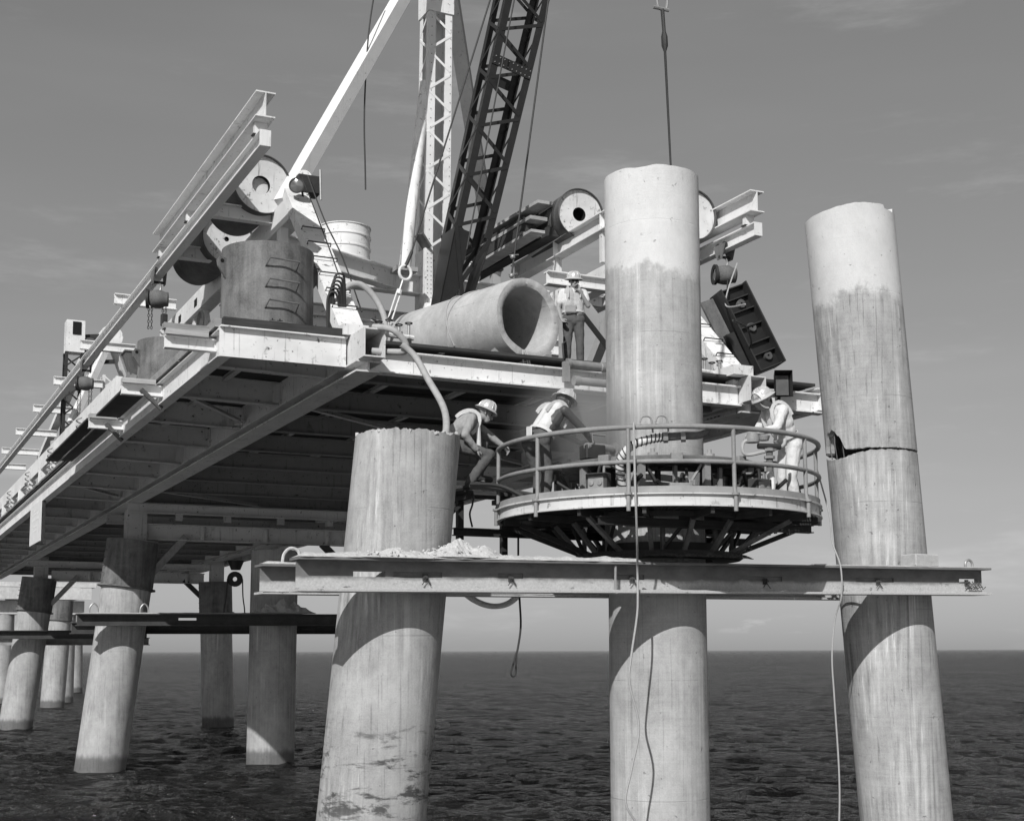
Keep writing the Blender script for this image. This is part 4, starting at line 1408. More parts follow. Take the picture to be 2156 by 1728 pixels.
# timber stack
o = thing("timber_stack", (2.85, 9.4, 12.3), "loose stack of dark timbers and planks beside the holed tank end", "timber stack")
random.seed(11)
stk = [((2.35, 8.9, 12.33), (2.35, 13.2, 12.33), .34, .06, 'wood3'), ((2.78, 9.0, 12.40), (2.72, 13.2, 12.42), .30, .2, 'wood2'),
       ((2.35, 9.3, 12.48), (2.30, 13.3, 12.50), .3, .22, 'wood2'), ((2.9, 9.5, 12.58), (2.85, 13.3, 12.60), .28, .08, 'wood'),
       ((2.42, 9.0, 12.66), (2.40, 13.4, 12.70), .42, .08, 'wood3'), ((2.9, 8.9, 12.72), (2.86, 13.2, 12.74), .3, .16, 'wood2'),
       ((2.45, 9.6, 12.80), (2.2, 13.8, 12.70), .26, .1, 'wood2'), ((2.88, 9.2, 12.86), (2.8, 13.2, 12.88), .3, .1, 'wood2'),
       ((2.5, 8.85, 12.98), (2.3, 13.0, 12.96), .36, .07, 'wood3'), ((2.9, 9.0, 12.98), (2.85, 13.2, 12.97), .34, .07, 'wood2'),
       ((2.35, 11.6, 13.0), (1.95, 13.8, 12.6), .24, .09, 'wood')]
stk = [(V(*a) + V(.42, .25, -.06), V(*b) + V(.42, .25, -.06), c, d, e) for a, b, c, d, e in stk]
for p0, p1, w_, h_, m_ in stk:
    MB().bar(p0, p1, w_, h_).build("timber", m_, o)
for y in (9.6, 12.4):
    MB().box((3.0, y, 12.31), (0.9, 0.16, 0.05)).build("timber", 'wood', o)

# lying concrete pile segment
o = thing("concrete_pile_section", (-0.31, 3.5, 8.0), "cut hollow concrete pile section lying on the deck, open end towards the camera", "pile section")
ax = V(-0.73, 2.86, 0).normalized()
mb = MB()
vs, fs, sm = [], [], []
n, rows, R, Ri = 150, 26, 0.70, 0.535
c0 = V(-0.31, 3.46, 8.755)
sv = ax.cross(V(0, 0, 1)).normalized()
prof_n = None
cols = []
for i in range(n):
    th = 2 * math.pi * i / n
    e = sv * math.cos(th) + V(0, 0, 1) * math.sin(th)
    rag = 0.035 * hsh(th * 1.5, 2, 9) + 0.006 * hsh(th * 7, 2, 5)
    col = []
    for k in range(rows + 1):
        q = k / rows
        r_ = R - (0.012 if k == 0 else 0)
        col.append(c0 + ax * (rag + q * 3.1) + e * r_)
    col.append(c0 + ax * (rag + 3.1) + e * Ri)
    for k in range(rows, -1, -1):
        q = k / rows
        r_ = Ri + (0.012 if k == 0 else 0)
        col.append(c0 + ax * (rag * 1.4 + q * 3.1 + (0.02 if k == 0 else 0)) + e * r_)
    rm = []
    for q in (0.33, 0.66):
        rm.append(c0 + ax * (rag - 0.006 + 0.008 * hsh(th * 9, q * 5, 3)) + e * (Ri + (R - Ri) * q))
    col += rm
    cols.append(col)
m = len(cols[0])
for c in cols:
    vs += c
for i in range(n):
    j = (i + 1) % n
    for k in range(m):
        l = (k + 1) % m
        fs.append((i * m + k, j * m + k, j * m + l, i * m + l))
mb.v, mb.f, mb.sm = vs, fs, [(2 <= (q % m) < rows or rows + 1 < (q % m) < 2 * rows - 1) for q in range(len(fs))]
mb.build("shell", 'pipe', o)
mb = MB()
for th0, th1, off_ in ((-0.1, 2.9, 1.45), (-0.1, 2.9, 1.30)):
    mb.tube([c0 + ax * (off_ + 0.25 * math.sin(q * 1.2) * (1 if off_ > 1.4 else -.3)) + (sv * math.cos(q) + V(0, 0, 1) * math.sin(q)) * (R + 0.012) for q in [math.pi + 0.5 - k * (math.pi + .9) / 24 for k in range(25)]], 0.013, 6)
tag(mb.build("rope_sling", 'ropem', off=c0), "rope slings passed round the lying pile section", "rope sling")
mb = MB()
p = c0 + ax * 0.02 + V(-0.12, -0.06, -0.60)
mb.tube(spline([p + V(0.02, 0.25, 0.06), p + V(0, 0.02, 0.05), p + V(-0.03, -.06, -.12), p + V(0.0, -.05, -.34), p + V(.05, -.05, -.42), p + V(.09, -.05, -.36), p + V(0.05, -.05, -.14), p + V(0.01, -0.03, 0.04)], 5), 0.016, 6)
mb.tube(spline([p + V(0.06, 0.22, 0.06), p + V(0.05, 0.0, 0.04), p + V(0.10, -.06, -.2), p + V(0.14, -.05, -.5)], 5), 0.014, 6)
tag(mb.build("rope_loop", 'ropem', off=p), "pale rope loop hanging out of the open pile mouth", "rope loop")
for x, y in ((-0.02, 3.62), (-0.75, 3.75)):
    tag(MB().prism((x, y - 0.12, 8.05), (x, y + 0.2, 8.05), [(-.16, 0), (.16, 0), (.16 if x > -.4 else -.1, .2)]).build("timber_wedge", 'wood', off=(x, y, 8.05)), "dark wedge under the %s side of the lying pile section" % ("right" if x > -.4 else "left"), "wedge")

# floodlight on the left frame head
def floodlight(c, aim, label, r=0.16):
    o = thing("floodlight", c, label, "floodlight")
    c, aim = Vector(c), Vector(aim).normalized()
    MB().lathe(c, aim, [(0.03, -0.22), (0.07, -0.20), (0.11, -0.1), (r, 0.0), (r + 0.012, 0.0), (r + 0.012, 0.02), (r - 0.01, 0.02)], 24).build("reflector_shell", 'dark', o)
    MB().lathe(c, aim, [(0, 0.03), (r * 0.6, 0.022), (r - 0.008, 0.008)], 24).build("lens", 'glass', o)
    MB().tube([c - aim * 0.12 + V(0.1, 0.1, -0.02), c - aim * 0.16 + V(0.16, 0.16, -0.2)], 0.02, 6).build("bracket", 'dark', o)
    return o


floodlight((-3.62, 5.85, 11.31), (-0.45, -0.85, -0.12), "round floodlight on the head of the left ladder leg", 0.125)
o = thing("winch_head", (-3.4, 6.3, 11.5), "small pulley head with cables on top of the left ladder leg", "pulley head")
MB().lathe((-3.36, 6.3, 11.62), (-0.4, -0.9, 0), [(0, -.02), (0.15, -.02), (0.15, .02), (0, .02)], 20, smooth=False).build("pulley", 'white2', o)
MB().box((-3.28, 6.35, 11.5), (0.42, 0.3, 0.34)).build("block", 'dark', o, bevel=0.02)
MB().tube([(-3.12, 6.1, 11.75), (-3.1, 6.1, 11.2)], 0.02, 6).build("pin", 'steel', o)
MB().tube(spline([(-3.34, 6.12, 11.62), (-3.2, 5.6, 10.7), (-3.12, 4.8, 9.8), (-3.2, 3.6, 8.6)], 5), 0.013, 5).build("pull_cable", 'wire', o)
wire("leg_cable", [(-3.42, 6.2, 11.6), (-3.36, 4.9, 10.05), (-3.34, 3.5, 8.4)], 0.011, "thin cable running down the left ladder leg", "cable", smooth=5)

# air hose from the leg over the girder end down into the left pile
o = thing("air_hose", (-3.0, 3.0, 8.1), "thick pale air hose looping over the girder end into the left pile", "hose")
MB().tube(spline([(-3.52, 3.7, 8.92), (-3.35, 3.6, 9.03), (-3.18, 3.55, 9.0), (-2.98, 3.5, 8.78), (-2.88, 3.4, 8.45), (-2.98, 3.2, 8.16)], 6), 0.05, 10).build("upper_loop", 'hose', o)
MB().tube(spline([(-3.42, 2.45, 8.08), (-3.22, 2.22, 8.02), (-3.02, 2.2, 7.86), (-2.98, 2.25, 7.72), (-3.12, 2.4, 7.72), (-3.4, 2.55, 7.74)], 6), 0.05, 10).build("coil_loop", 'hose', o)
MB().tube(spline([(-3.06, 2.2, 7.80), (-2.86, 2.15, 7.62), (-2.76, 1.9, 7.25), (-2.80, 1.2, 6.70), (-3.08, 0.45, 6.22), (-3.3, 0.2, 5.8)], 6), 0.05, 10).build("drop", 'hose', o)
o = thing("coiled_hoses", (-3.75, 3.9, 8.05), "tangle of dark hoses hung between the casing and the ladder leg", "hoses")
for k in range(6):
    z = 8.75 + 0.06 * k
    MB().tube(spline([(-3.72 + .02 * k, 3.7, 8.15), (-3.75 + .02 * k, 3.65, z), (-3.66 + .025 * k, 3.6, z + .12), (-3.58 + .02 * k, 3.62, z - .05), (-3.55 + .02 * k, 3.65, 8.12)], 5), 0.02, 6).build("hose", 'rubber' if k % 2 else 'dark', o)
# valves and clutter on the deck
random.seed(5)


def manifold(c, label):
    o = thing("valve_manifold", c, label, "valves")
    c = Vector(c)
    MB().tube([c + V(-.35, 0, .14), c + V(.35, .1, .14)], 0.045, 8).build("header_pipe", 'white2', o)
    for k in range(4):
        p = c + V(-.27 + .18 * k, 0.03 * k, .14)
        MB().tube([p, p + V(0, 0, .16 + 0.05 * (k % 2))], 0.024, 6).build("riser", 'steel', o)
        q = p + V(0, 0, .18 + 0.05 * (k % 2))
        MB().tube([q + V(.055 * math.cos(a), .055 * math.sin(a), 0) for a in [j * math.pi / 6 for j in range(12)]], 0.011, 5, closed=True).build("handwheel", 'dark', o)
    for k in range(2):
        MB().box(c + V(-.3 + .55 * k, .05, .05), (0.06, .12, .1)).build("foot", 'dark', o)
    return o


manifold((-2.75, 3.3, 8.07), "cluster of valves on the deck between the ladder leg and the lying pile")
manifold((3.35, 3.55, 8.05), "cluster of valves at the foot of the right leg")
o = thing("hydraulic_jack", (0.6, 3.25, 7.9), "horizontal jack cylinders on the front beam beside the middle pile", "jack")
MB().lathe((0.22, 3.12, 7.98), (1, 0.05, 0), [(0, 0), (.085, 0), (.085, .06), (.07, .07), (.07, .66), (.085, .67), (.085, .74), (.03, .74), (.03, 1.0)], 16).build("cylinder", 'steel', o)
MB().lathe((0.30, 3.02, 7.68), (1, 0.02, 0), [(0, 0), (.085, 0), (.085, .10), (.07, .11), (.07, .9), (0, .9)], 16).build("cylinder", 'rail', o)
MB().box((0.2, 3.1, 7.83), (0.10, 0.1, 0.34)).build("bracket", 'rail', o)
MB().tube([(0.16, 3.1, 8.05), (0.14, 3.1, 8.3), (0.2, 3.1, 8.34)], 0.018, 6).build("lever", 'dark', o)
wire("deck_cable", [(-3.1, 3.4, 8.45), (-2.6, 4.2, 8.62), (-1.9, 5.6, 9.2)], 0.014, "slack cable running from the ladder leg to the turnbuckle", "cable", smooth=5)

# ------------------------------------------------------------------ chain hoists, hung box
def chain(mb, p0, p1, r=0.018, link=0.075):
    p0, p1 = Vector(p0), Vector(p1)
    L = (p1 - p0).length
    n = max(2, int(L / (link * 0.8)))
    d = (p1 - p0) / n
    for k in range(n):
        c = p0 + d * (k + .5)
        a = V(1, 0, 0) if k % 2 else V(0, 1, 0)
        mb.tube([c + a * (r * math.cos(q)) + V(0, 0, link * .5 * math.sin(q)) for q in [j * math.pi / 4 for j in range(8)]], 0.007, 4, closed=True)
    return mb


def hoist(x, y, zr, label, dropz, small=False, chains=True):
    o = thing("chain_hoist", (x, y, zr), label, "chain hoist", "chain hoists on the monorails")
    c = V(x, y, zr)
    for s in (-1, 1):
        for q in (-.11, .11):
            MB().lathe(c + V(s * 0.055, q, 0.085), (s, 0, 0), [(0, 0), (0.075, 0), (0.085, 0.015), (0.085, 0.04), (0.03, 0.05), (0, 0.05)], 16).build("trolley_wheel", 'dark', o)
        MB().add([c + V(s * (0.115 + t), yy, zz) for t in (0, 0.018) for yy, zz in ((-.2, .12), (.2, .12), (.08, -.17), (-.08, -.17))], [(0, 1, 2, 3), (7, 6, 5, 4), (0, 4, 5, 1), (1, 5, 6, 2), (2, 6, 7, 3), (3, 7, 4, 0)]).build("side_plate", 'rust', o)
    MB().tube([c + V(-.14, 0, -.12), c + V(.14, 0, -.12)], 0.03, 8).build("cross_pin", 'dark', o)
    h = c + V(0, 0, -0.20)
    MB().tube(spline([h + V(0, 0, .1), h + V(.05, 0, 0), h + V(0.03, 0, -.09), h + V(-.03, 0, -.12)], 4), 0.02, 6).build("hook", 'steel', o)
    b = c + V(0, 0, -0.47)
    MB().lathe(b, (1, -.3, 0), [(0, -.2), (.10, -.2), (.17, -.14), (.19, -.04), (.19, .06), (.15, .14), (.15, .2), (0, .21)], 20).build("drum_body", 'rust', o)
    MB().lathe(b + V(-.16, .05, 0), (1, -.3, 0), [(.12, -.06), (.2, -.07), (.2, -.02), (.12, -.03)], 20, closed=True).build("chain_wheel", 'dark', o)
    if chains:
        for dx, z1 in ((-.17, dropz), (-.11, dropz), (.10, dropz + 0.35), (.16, dropz + 0.35)):
            mb = MB()
            chain(mb, b + V(dx, .03 - dx * .3, -.12), V(x + dx, y + .03 - dx * .3, z1))
            mb.build("chain", 'dark', o)
        MB().box((x + .13, y, dropz + 0.2), (0.13, 0.12, 0.26)).build("bottom_block", 'dark', o, bevel=0.02)
        MB().tube(spline([(x + .13, y, dropz + .08), (x + .17, y, dropz - .02), (x + .11, y, dropz - .1), (x + .05, y, dropz - .05)], 4), 0.018, 6).build("load_hook", 'steel', o)
    return o


zs = lambda y: SLOPE * (y - 3.1)
hoist(-4.84, 11.5, ZM + zs(11.5), "chain hoist with four chains on the left monorail near the rusty casing", 9.85)
hoist(-4.84, 21.0, ZM + zs(21), "second chain hoist farther down the left monorail", 9.3)
hoist(4.84, 5.15, ZM + zs(5), "chain hoist on the right monorail holding the tilted black box", 10.2, chains=False)
mb = MB()
chain(mb, (4.66, 5.1, 10.5), (4.66, 5.2, 9.95))
chain(mb, (4.71, 5.1, 10.5), (4.71, 5.2, 9.95))

# tilted black form box
o = thing("form_box", (4.9, 4.6, 9.3), "tilted black steel form box hanging from the hoist on the right monorail", "form box")
ca = V(4.9, 4.55, 9.32)
R_ = Matrix.Rotation(rad(-26.5), 3, V(math.cos(rad(25.8)), -math.sin(rad(25.8)), 0).cross(V(0, 0, 1)).normalized() * -1)
e1 = V(math.cos(rad(25.8)), -math.sin(rad(25.8)), 0)     # picture-right
e2 = V(math.sin(rad(25.8)), math.cos(rad(25.8)), 0)      # away
tl = rad(25)
eL = V(0, 0, 1) * math.cos(tl) - e1 * math.sin(tl)       # long axis, top leaning left
eW = e1 * math.cos(tl) + V(0, 0, 1) * math.sin(tl)
yw = rad(24)
eW2 = (eW * math.cos(yw) + e2 * math.sin(yw)).normalized()
eD = eL.cross(eW2).normalized()
if eD.dot(e2) < 0:
    eD = -eD
hl, hw, hd = 0.86, 0.33, 0.17
AX = (eW2, eD, eL)
P = lambda a, b, c_: ca + eW2 * a + eD * b + eL * c_
mb = MB()
mb.box(P(0, 0.06, 0), (2 * hw, 2 * hd - 0.12, 2 * hl), AX)
mb.build("back_shell", 'black', o)
for a in (-hw + 0.02, hw - 0.02):
    MB().box(P(a, -0.02, 0), (0.03, 2 * hd + .08, 2 * hl), AX).build("side_flange", 'dark', o)
for k, cc in enumerate((-hl + 0.02, -hl * 0.62, -0.30, 0.04, 0.36, 0.62, hl - 0.02)):
    MB().box(P(0, -0.06, cc), (2 * hw - 0.08, 0.16, 0.022), AX).build("rib", 'dark', o)
for a, cc in ((0.08, 0.5), (0.06, -0.0), (0.10, -0.62)):
    MB().lathe(P(a, -0.06, cc), eD, [(0.02, -.05), (.085, -.05), (.10, 0), (.10, .06), (.02, .06)], 14).build("bolt_boss", 'rust2', o)
MB().box(P(-hw - 0.16, 0.10, 0.12), (0.30, 0.05, 1.4), AX).build("side_panel", 'rust', o)
MB().box(P(-hw - 0.10, 0.06, -0.35), (0.2, 0.2, 0.8), AX).build("side_box", 'dark', o)
MB().tube([P(0, 0, hl), V(4.86, 5.1, 10.45)], 0.016, 6).build("sling", 'wire', o)
MB().tube(spline([V(4.95, 4.9, 10.72), P(-0.2, -.2, hl - .1), P(-hw - .05, -.25, hl - 0.35), V(3.9, 3.2, 9.4)], 5), 0.014, 6).build("tag_line", 'ropem', o)
wire("slack_rope", [(3.2, 2.6, 8.9), (3.9, 3.2, 8.98), (4.3, 3.6, 8.85), (4.55, 4.0, 8.82)], 0.018, "dark rope from behind the middle pile to the hanging black box", "rope", smooth=5)

# work lamp on the right front corner
o = thing("work_lamp", (4.5, 3.1, 8.0), "dark hooded box lamp above the right front beam, behind the bending worker", "work lamp")
c = V(4.52, 3.0, 7.95)
mb = MB()
vs = [c + e1 * x + V(0, 0, z) + e2 * y for y, s in ((-.13, 1.0), (.13, .8)) for x, z in ((-.16 * s, -.24 * s), (.16 * s, -.24 * s), (.16 * s, .24 * s), (-.16 * s, .24 * s))]
mb.add(vs, [(4, 5, 6, 7), (0, 1, 5, 4), (1, 2, 6, 5), (2, 3, 7, 6), (3, 0, 4, 7)])
mb.build("housing", 'dark', o)
MB().box(c + e2 * 0.06, (0.24, 0.02, 0.36), (e1, e2, V(0, 0, 1))).build("glass", 'glass', o)
MB().tube([c + V(0, .1, -.2), c + V(0, .2, -.42)], 0.03, 6).build("bracket", 'dark', o)
# sign on the left edge
o = thing("notice_board", (-5.62, 24, 6.3), "white notice board hanging below the left edge of the platform", "sign")
MB().box((-5.62, 24.1, 6.85), (0.03, 2.35, 1.12)).build("board", 'signm', o)
MB().box((-5.55, 22.88, 6.85), (0.06, 0.06, 1.2)).build("post", 'dark', o)
mb = MB()
random.seed(3)
for row, (z, h_, w_) in enumerate(((7.22, .05, 1.0), (7.12, .05, 1.3), (6.98, .10, 1.5), (6.78, .05, .9), (6.66, .05, 1.1))):
    y = 24.1 + w_ / 2
    while y > 24.1 - w_ / 2:
        s = random.uniform(.06, .14)
        mb.box((-5.637, y - s / 2, z), (0.003, s * .8, h_ * random.uniform(.6, 1)))
        y -= s + .03
r = mb.build("faded_smudges", 'white2', o)
r['kind'] = 'stuff'

# second rig far down the platform
o = thing("gantry_frame", (-4.2, 27, 8), "small white gantry with black lattice leg far down the platform's left side", "gantry")
y = 27.0
lattice(o, (-4.40, y, 8.0), (-4.32, y, 12.45), 0.55, 0.5, 0.6, 0.5, 0.09, 9, 'dark', 0.05, xfaces=False)
MB().box((-4.33, y, 12.95), (0.55, 0.5, 1.0)).build("head_box", 'white', o)
MB().box((-4.30, y - 0.26, 13.2), (0.25, 0.03, 0.4)).build("dark_window", 'hole', o)
MB().bar((-4.0, y, 13.0), (-2.9, y, 13.15), 0.12, 0.14).build("tie", 'dark', o)
MB().bar((-4.0, y, 12.2), (-3.1, y, 12.3), 0.1, 0.12).build("tie", 'dark', o)
MB().lathe((-3.9, y - .2, 12.65), (0, 1, 0), [(0, 0), (.3, 0), (.3, .4), (0, .4)], 14, smooth=False).build("motor", 'rust2', o)
MB().bar((-3.3, y, 12.9), (-4.4, y - 0.5, 10.2), 0.22, 0.2).build("leg", 'white', o)
MB().bar((-3.2, y, 13.0), (-2.0, y + 1, 10.6), 0.30, 0.22).build("leg", 'white', o)
MB().bar((-3.75, 27.2, 13.05), (-3.62, 41.0, 10.75), 0.26, 0.2).build("back_stay", 'white', o)
MB().lathe((-3.25, y - .2, 13.05), (0, 1, 0), [(0, 0), (.36, 0), (.36, .4), (0, .4)], 16).build("sheave", 'white2', o)
o = thing("white_lattice_tower", (-2.6, 30, 8), "thin white lattice tower seen behind the far gantry", "lattice tower")
lattice(o, (-2.75, 30, 9.0), (-2.75, 30, 12.4), 0.5, 0.5, 0.5, 0.5, 0.08, 8, 'white', 0.05, xfaces=False)
o = thing("fuel_drum", (-4.6, 24.5, 8.0), "grey drum below the far chain hoist", "drum")
MB().lathe((-4.9, 24.5, 8.4), (0, 0, 1), [(0, 0), (.35, 0), (.36, .4), (.35, .9), (0, .9)], 18).build("barrel", 'grey', o)
# clutter along the left side of the platform
for k, (x, y, h_, lab) in enumerate(((-4.9, 13.2, 1.15, "dark gas bottle nearest the second casing"), (-4.65, 13.5, 1.05, "dark gas bottle behind the nearer one by the second casing"))):
    o = thing("gas_bottle", (x, y, 8.0), lab, "gas bottle", "gas bottles by the casing")
    MB().lathe((x, y, 7.99), (0, 0, 1), [(0, 0), (.13, 0), (.13, h_), (.10, h_ + .1), (.04, h_ + .15), (.04, h_ + .25), (0, h_ + .25)], 18).build("bottle", 'dark', o)
    MB().lathe((x, y, 7.99 + h_ + .16), (0, 0, 1), [(.045, 0), (.06, 0), (.06, .08), (.045, .08)], 12, closed=True).build("valve_ring", 'steel', o)
o = thing("tool_locker", (-4.7, 16.2, 7.98), "grey tool locker with a pale lid on the left side of the platform", "locker")
MB().box((-4.7, 16.2, 8.42), (0.8, 1.2, 0.86)).build("body", 'grey', o, bevel=0.02)
MB().box((-4.7, 16.2, 8.88), (0.86, 1.26, 0.05)).build("lid", 'white', o, bevel=0.01)
MB().tube([(-5.12, 15.9, 8.6), (-5.15, 15.9, 8.6), (-5.15, 16.4, 8.6), (-5.12, 16.4, 8.6)], 0.012, 5).build("handle", 'steel', o)
for k in range(4):
    y = 12.2 + 1.9 * k
    mb = MB()
    mb.tube([(-3.80 + .03 * math.sin(q * .9), y + (.20 + .01 * math.sin(q * 3.1)) * math.cos(q), 10.15 + .34 * math.sin(q)) for q in [j * .33 for j in range(76)]], 0.018, 5)
    tag(mb.build("hung_rope_coil", 'ropem', off=(-3.8, y, 10.1)), ["hank of rope hung on the left frame behind the first casing", "hank of rope hung above the second casing", "hank of rope hung above the tool locker", "hank of rope hung farthest along the left frame"][k], "rope coil", "hanks of rope on the left frame")
# rope sheave under the platform
o = thing("rope_block", (4.75, 42.0, 6.3), "black pulley block hanging under the far right side of the platform", "pulley block")
MB().lathe((4.75, 42, 6.75), (0, 0, 1), [(0, 0), (.2, 0), (.34, .35), (.36, .4), (0, .4)], 16).build("cap", 'dark', o)
MB().lathe((4.7, 41.9, 6.35), (-.4, -.9, 0), [(0.1, -.07), (.33, -.07), (.33, .07), (.1, .07)], 18, closed=True, smooth=False).build("sheave", 'dark', o)
for s in (-1, 1):
    MB().tube(spline([(4.7 + s * .33, 41.9, 6.35), (4.7 + s * .36, 41.9, 5.6), (4.7 + s * .45, 41.9, 4.9), (4.75 + s * .3, 41.9, 4.2)], 4), 0.03, 5).build("rope", 'wire', o)

# ------------------------------------------------------------------ round railed work platform at the middle pile
RG = thing("ring_platform", (0, 0, 4.5), "round railed steel work platform clamped round the middle pile", "round platform")


def ringpt(r, deg, z):
    a = rad(deg)
    return V(r * math.cos(a), r * math.sin(a), z)


def arc(r, z, a0, a1, n=60):
    return [ringpt(r, a0 + (a1 - a0) * k / n, z) for k in range(n + 1)]


def lr(mb, prof, n=96, ang=None, smooth=False):
    return mb.lathe((0, 0, 0), (0, 0, 1), prof, n, ref=(1, 0, 0), ang=ang, closed=True, smooth=smooth)


# outer channel, kerb
lr(MB(), [(2.24, 5.06), (2.30, 5.06), (2.30, 5.078), (2.258, 5.078), (2.258, 5.212), (2.30, 5.212), (2.30, 5.23), (2.24, 5.23)], 120).build("toe_channel", 'grimy', RG)
lr(MB(), [(2.255, 5.235), (2.275, 5.235), (2.275, 5.315), (2.255, 5.315)], 120).build("kerb_board", 'ply', RG)
# expanded metal floor: concentric strips and radial bars
mb = MB()
for k in range(33):
    r = 1.10 + k * 0.0345
    lr(mb, [(r, 5.085), (r + 0.017, 5.085), (r + 0.017, 5.100), (r, 5.100)], 72)
for k in range(120):
    a = rad(3 * k)
    e, t = V(math.cos(a), math.sin(a), 0), V(-math.sin(a), math.cos(a), 0)
    w = 0.009
    mb.add([e * r + t * (s * w) + V(0, 0, z) for r in (1.10, 2.238) for s in (-1, 1) for z in (5.070, 5.084)], [(0, 1, 3, 2), (4, 6, 7, 5), (0, 4, 5, 1), (2, 3, 7, 6), (0, 2, 6, 4), (1, 5, 7, 3)])
o = mb.build("floor_grating", 'dark', RG)
o['kind'] = 'stuff'
# floor sheets laid on parts of the grating
for a0, a1 in ((20, 62), (66, 110), (116, 150), (176, 205), (285, 300)):
    lr(MB(), [(1.12, 5.104), (2.2, 5.104), (2.2, 5.116), (1.12, 5.116)], 14, (rad(a0), rad(a1))).build("floor_sheet", 'wood2', RG)
# radial floor joists and raking struts down to the lower ring
lr(MB(), [(0.78, 4.50), (1.16, 4.50), (1.20, 4.53), (1.16, 4.575), (0.78, 4.575)], 72).build("lower_ring", 'rust2', RG)
lr(MB(), [(0.80, 4.60), (0.86, 4.60), (0.86, 4.72), (0.80, 4.72)], 72).build("lower_collar", 'dark', RG)
lr(MB(), [(1.55, 5.0), (1.62, 5.0), (1.62, 5.068), (1.55, 5.068)], 72).build("floor_ring", 'dark', RG)
for k in range(16):
    a = 9 + 22.5 * k
    MB().bar(ringpt(1.0, a, 5.02), ringpt(2.235, a, 5.02), 0.05, 0.09).build("floor_joist", 'dark', RG)
    MB().bar(ringpt(1.12, a, 4.575), ringpt(1.50 + (0.5 if k % 4 == 1 else 0.0), a, 4.975), 0.06, 0.05).build("raking_strut", 'rust', RG)
    if k % 2 == 0:
        MB().bar(ringpt(1.04, a + 8, 4.575), ringpt(1.04, a + 8, 4.975), 0.05, 0.05).build("inner_post", 'rust', RG)
        MB().bar(ringpt(1.04, a + 8, 4.6), ringpt(1.25, a + 22, 4.97), 0.04, 0.04).build("inner_brace", 'dark', RG)
for y, x0, x1 in ((1.02, -2.72, 2.3), (-1.30, -1.7, 1.7)):
    MB().ibeam((x0, y, 4.86), (x1, y, 4.86), 0.11, 0.12, 0.014, 0.01).build("support_beam", 'dark', RG)
for a in (154, 172, 334):
    MB().bar(ringpt(0.98, a, 4.55), ringpt(2.05, a, 4.97), 0.055, 0.07).build("raking_strut", 'dark', RG)
# crumpled wire-mesh mat over the beam
mb = MB()
nn, mm = 50, 10
vs = []
for i in range(nn):
    for j in range(mm):
        a = 180 + 130 * i / (nn - 1)
        r = 1.0 + 0.38 * j / (mm - 1)
        vs.append(ringpt(r, a, 4.60 - 0.11 * (j / (mm - 1)) ** 2 + 0.03 * hsh(i * 0.35, j * 0.5, 3) * (j / mm)))
for i in range(nn - 1):
    for j in range(mm - 1):
        a, b, c, d = i * mm + j, (i + 1) * mm + j, (i + 1) * mm + j + 1, i * mm + j + 1
        A, B, C_, D = vs[a], vs[b], vs[c], vs[d]
        mb.bar(A, C_, 0.012, 0.006)
        mb.bar(B, D, 0.012, 0.006)
        if (i * 7 + j * 3) % 4:
            mb.add([lerp(A, C_, .15) - V(0, 0, .01), lerp(B, D, .15) - V(0, 0, .01), lerp(A, C_, .85) - V(0, 0, .01), lerp(B, D, .85) - V(0, 0, .01)], [(0, 1, 2, 3)])
o = mb.build("mesh_mat", 'clampdark', RG)
o['kind'] = 'stuff'
# rails and posts
TOP0, TOP1 = 152, 372
MB().tube(arc(2.27, 6.075, TOP0, TOP1, 90), 0.034, 10).build("top_rail", 'rail', RG)
MB().tube(arc(2.27, 5.63, 140, TOP1, 90), 0.030, 10).build("mid_rail", 'rail', RG)
for k in range(7):
    a = 160 + 34.6 * k
    p = MB().tube([ringpt(2.305, a, 5.0), ringpt(2.305, a, 5.2), ringpt(2.275, a, 5.3), ringpt(2.27, a, 6.06)], 0.028, 10).build("rail_post", 'rail', RG)
    MB().lathe(ringpt(2.305, a, 5.205), (0, 0, 1), [(0.028, 0), (0.05, 0), (0.05, 0.03), (0.028, 0.03)], 12, closed=True).build("post_collar", 'rail', p)
MB().tube([ringpt(2.27, TOP1, 6.075), ringpt(2.27, TOP1, 5.1)], 0.03, 8).build("rail_post", 'rail', RG)
# inner ring table that carries the cutter
lr(MB(), [(1.06, 5.74), (1.50, 5.74), (1.53, 5.76), (1.53, 5.80), (1.50, 5.82), (1.06, 5.82)], 96).build("ring_table", 'rust', RG)
lr(MB(), [(0.98, 5.825), (1.05, 5.825), (1.05, 5.87), (0.98, 5.87)], 96).build("ring_rail", 'clampsteel', RG)
lr(MB(), [(1.02, 5.66), (1.10, 5.66), (1.10, 5.735), (1.02, 5.735)], 72).build("ring_girder", 'dark', RG)
for k in range(10):
    a = 14 + 36 * k
    MB().bar(ringpt(1.42, a, 5.117), ringpt(1.42, a, 5.74), 0.09, 0.07).build("table_leg", 'rail', RG)
    MB().bar(ringpt(1.0, a + 9, 5.117), ringpt(1.05, a + 9, 5.66), 0.06, 0.06).build("inner_leg", 'dark', RG)
    MB().bar(ringpt(1.38, a + 2, 5.72), ringpt(1.20, a + 17, 5.12), 0.05, 0.03).build("diagonal", 'clampdark', RG)
    MB().bar(ringpt(1.38, a + 34, 5.72), ringpt(1.20, a + 19, 5.12), 0.05, 0.03).build("diagonal", 'clampsteel', RG)
    MB().bar(ringpt(1.06, a + 9, 5.7), ringpt(1.50, a + 18, 5.7), 0.04, 0.03).build("table_strut", 'dark', RG)
lr(MB(), [(0.95, 5.30), (1.0, 5.30), (1.0, 5.38), (0.95, 5.38)], 72).build("middle_ring", 'clampsteel', RG)

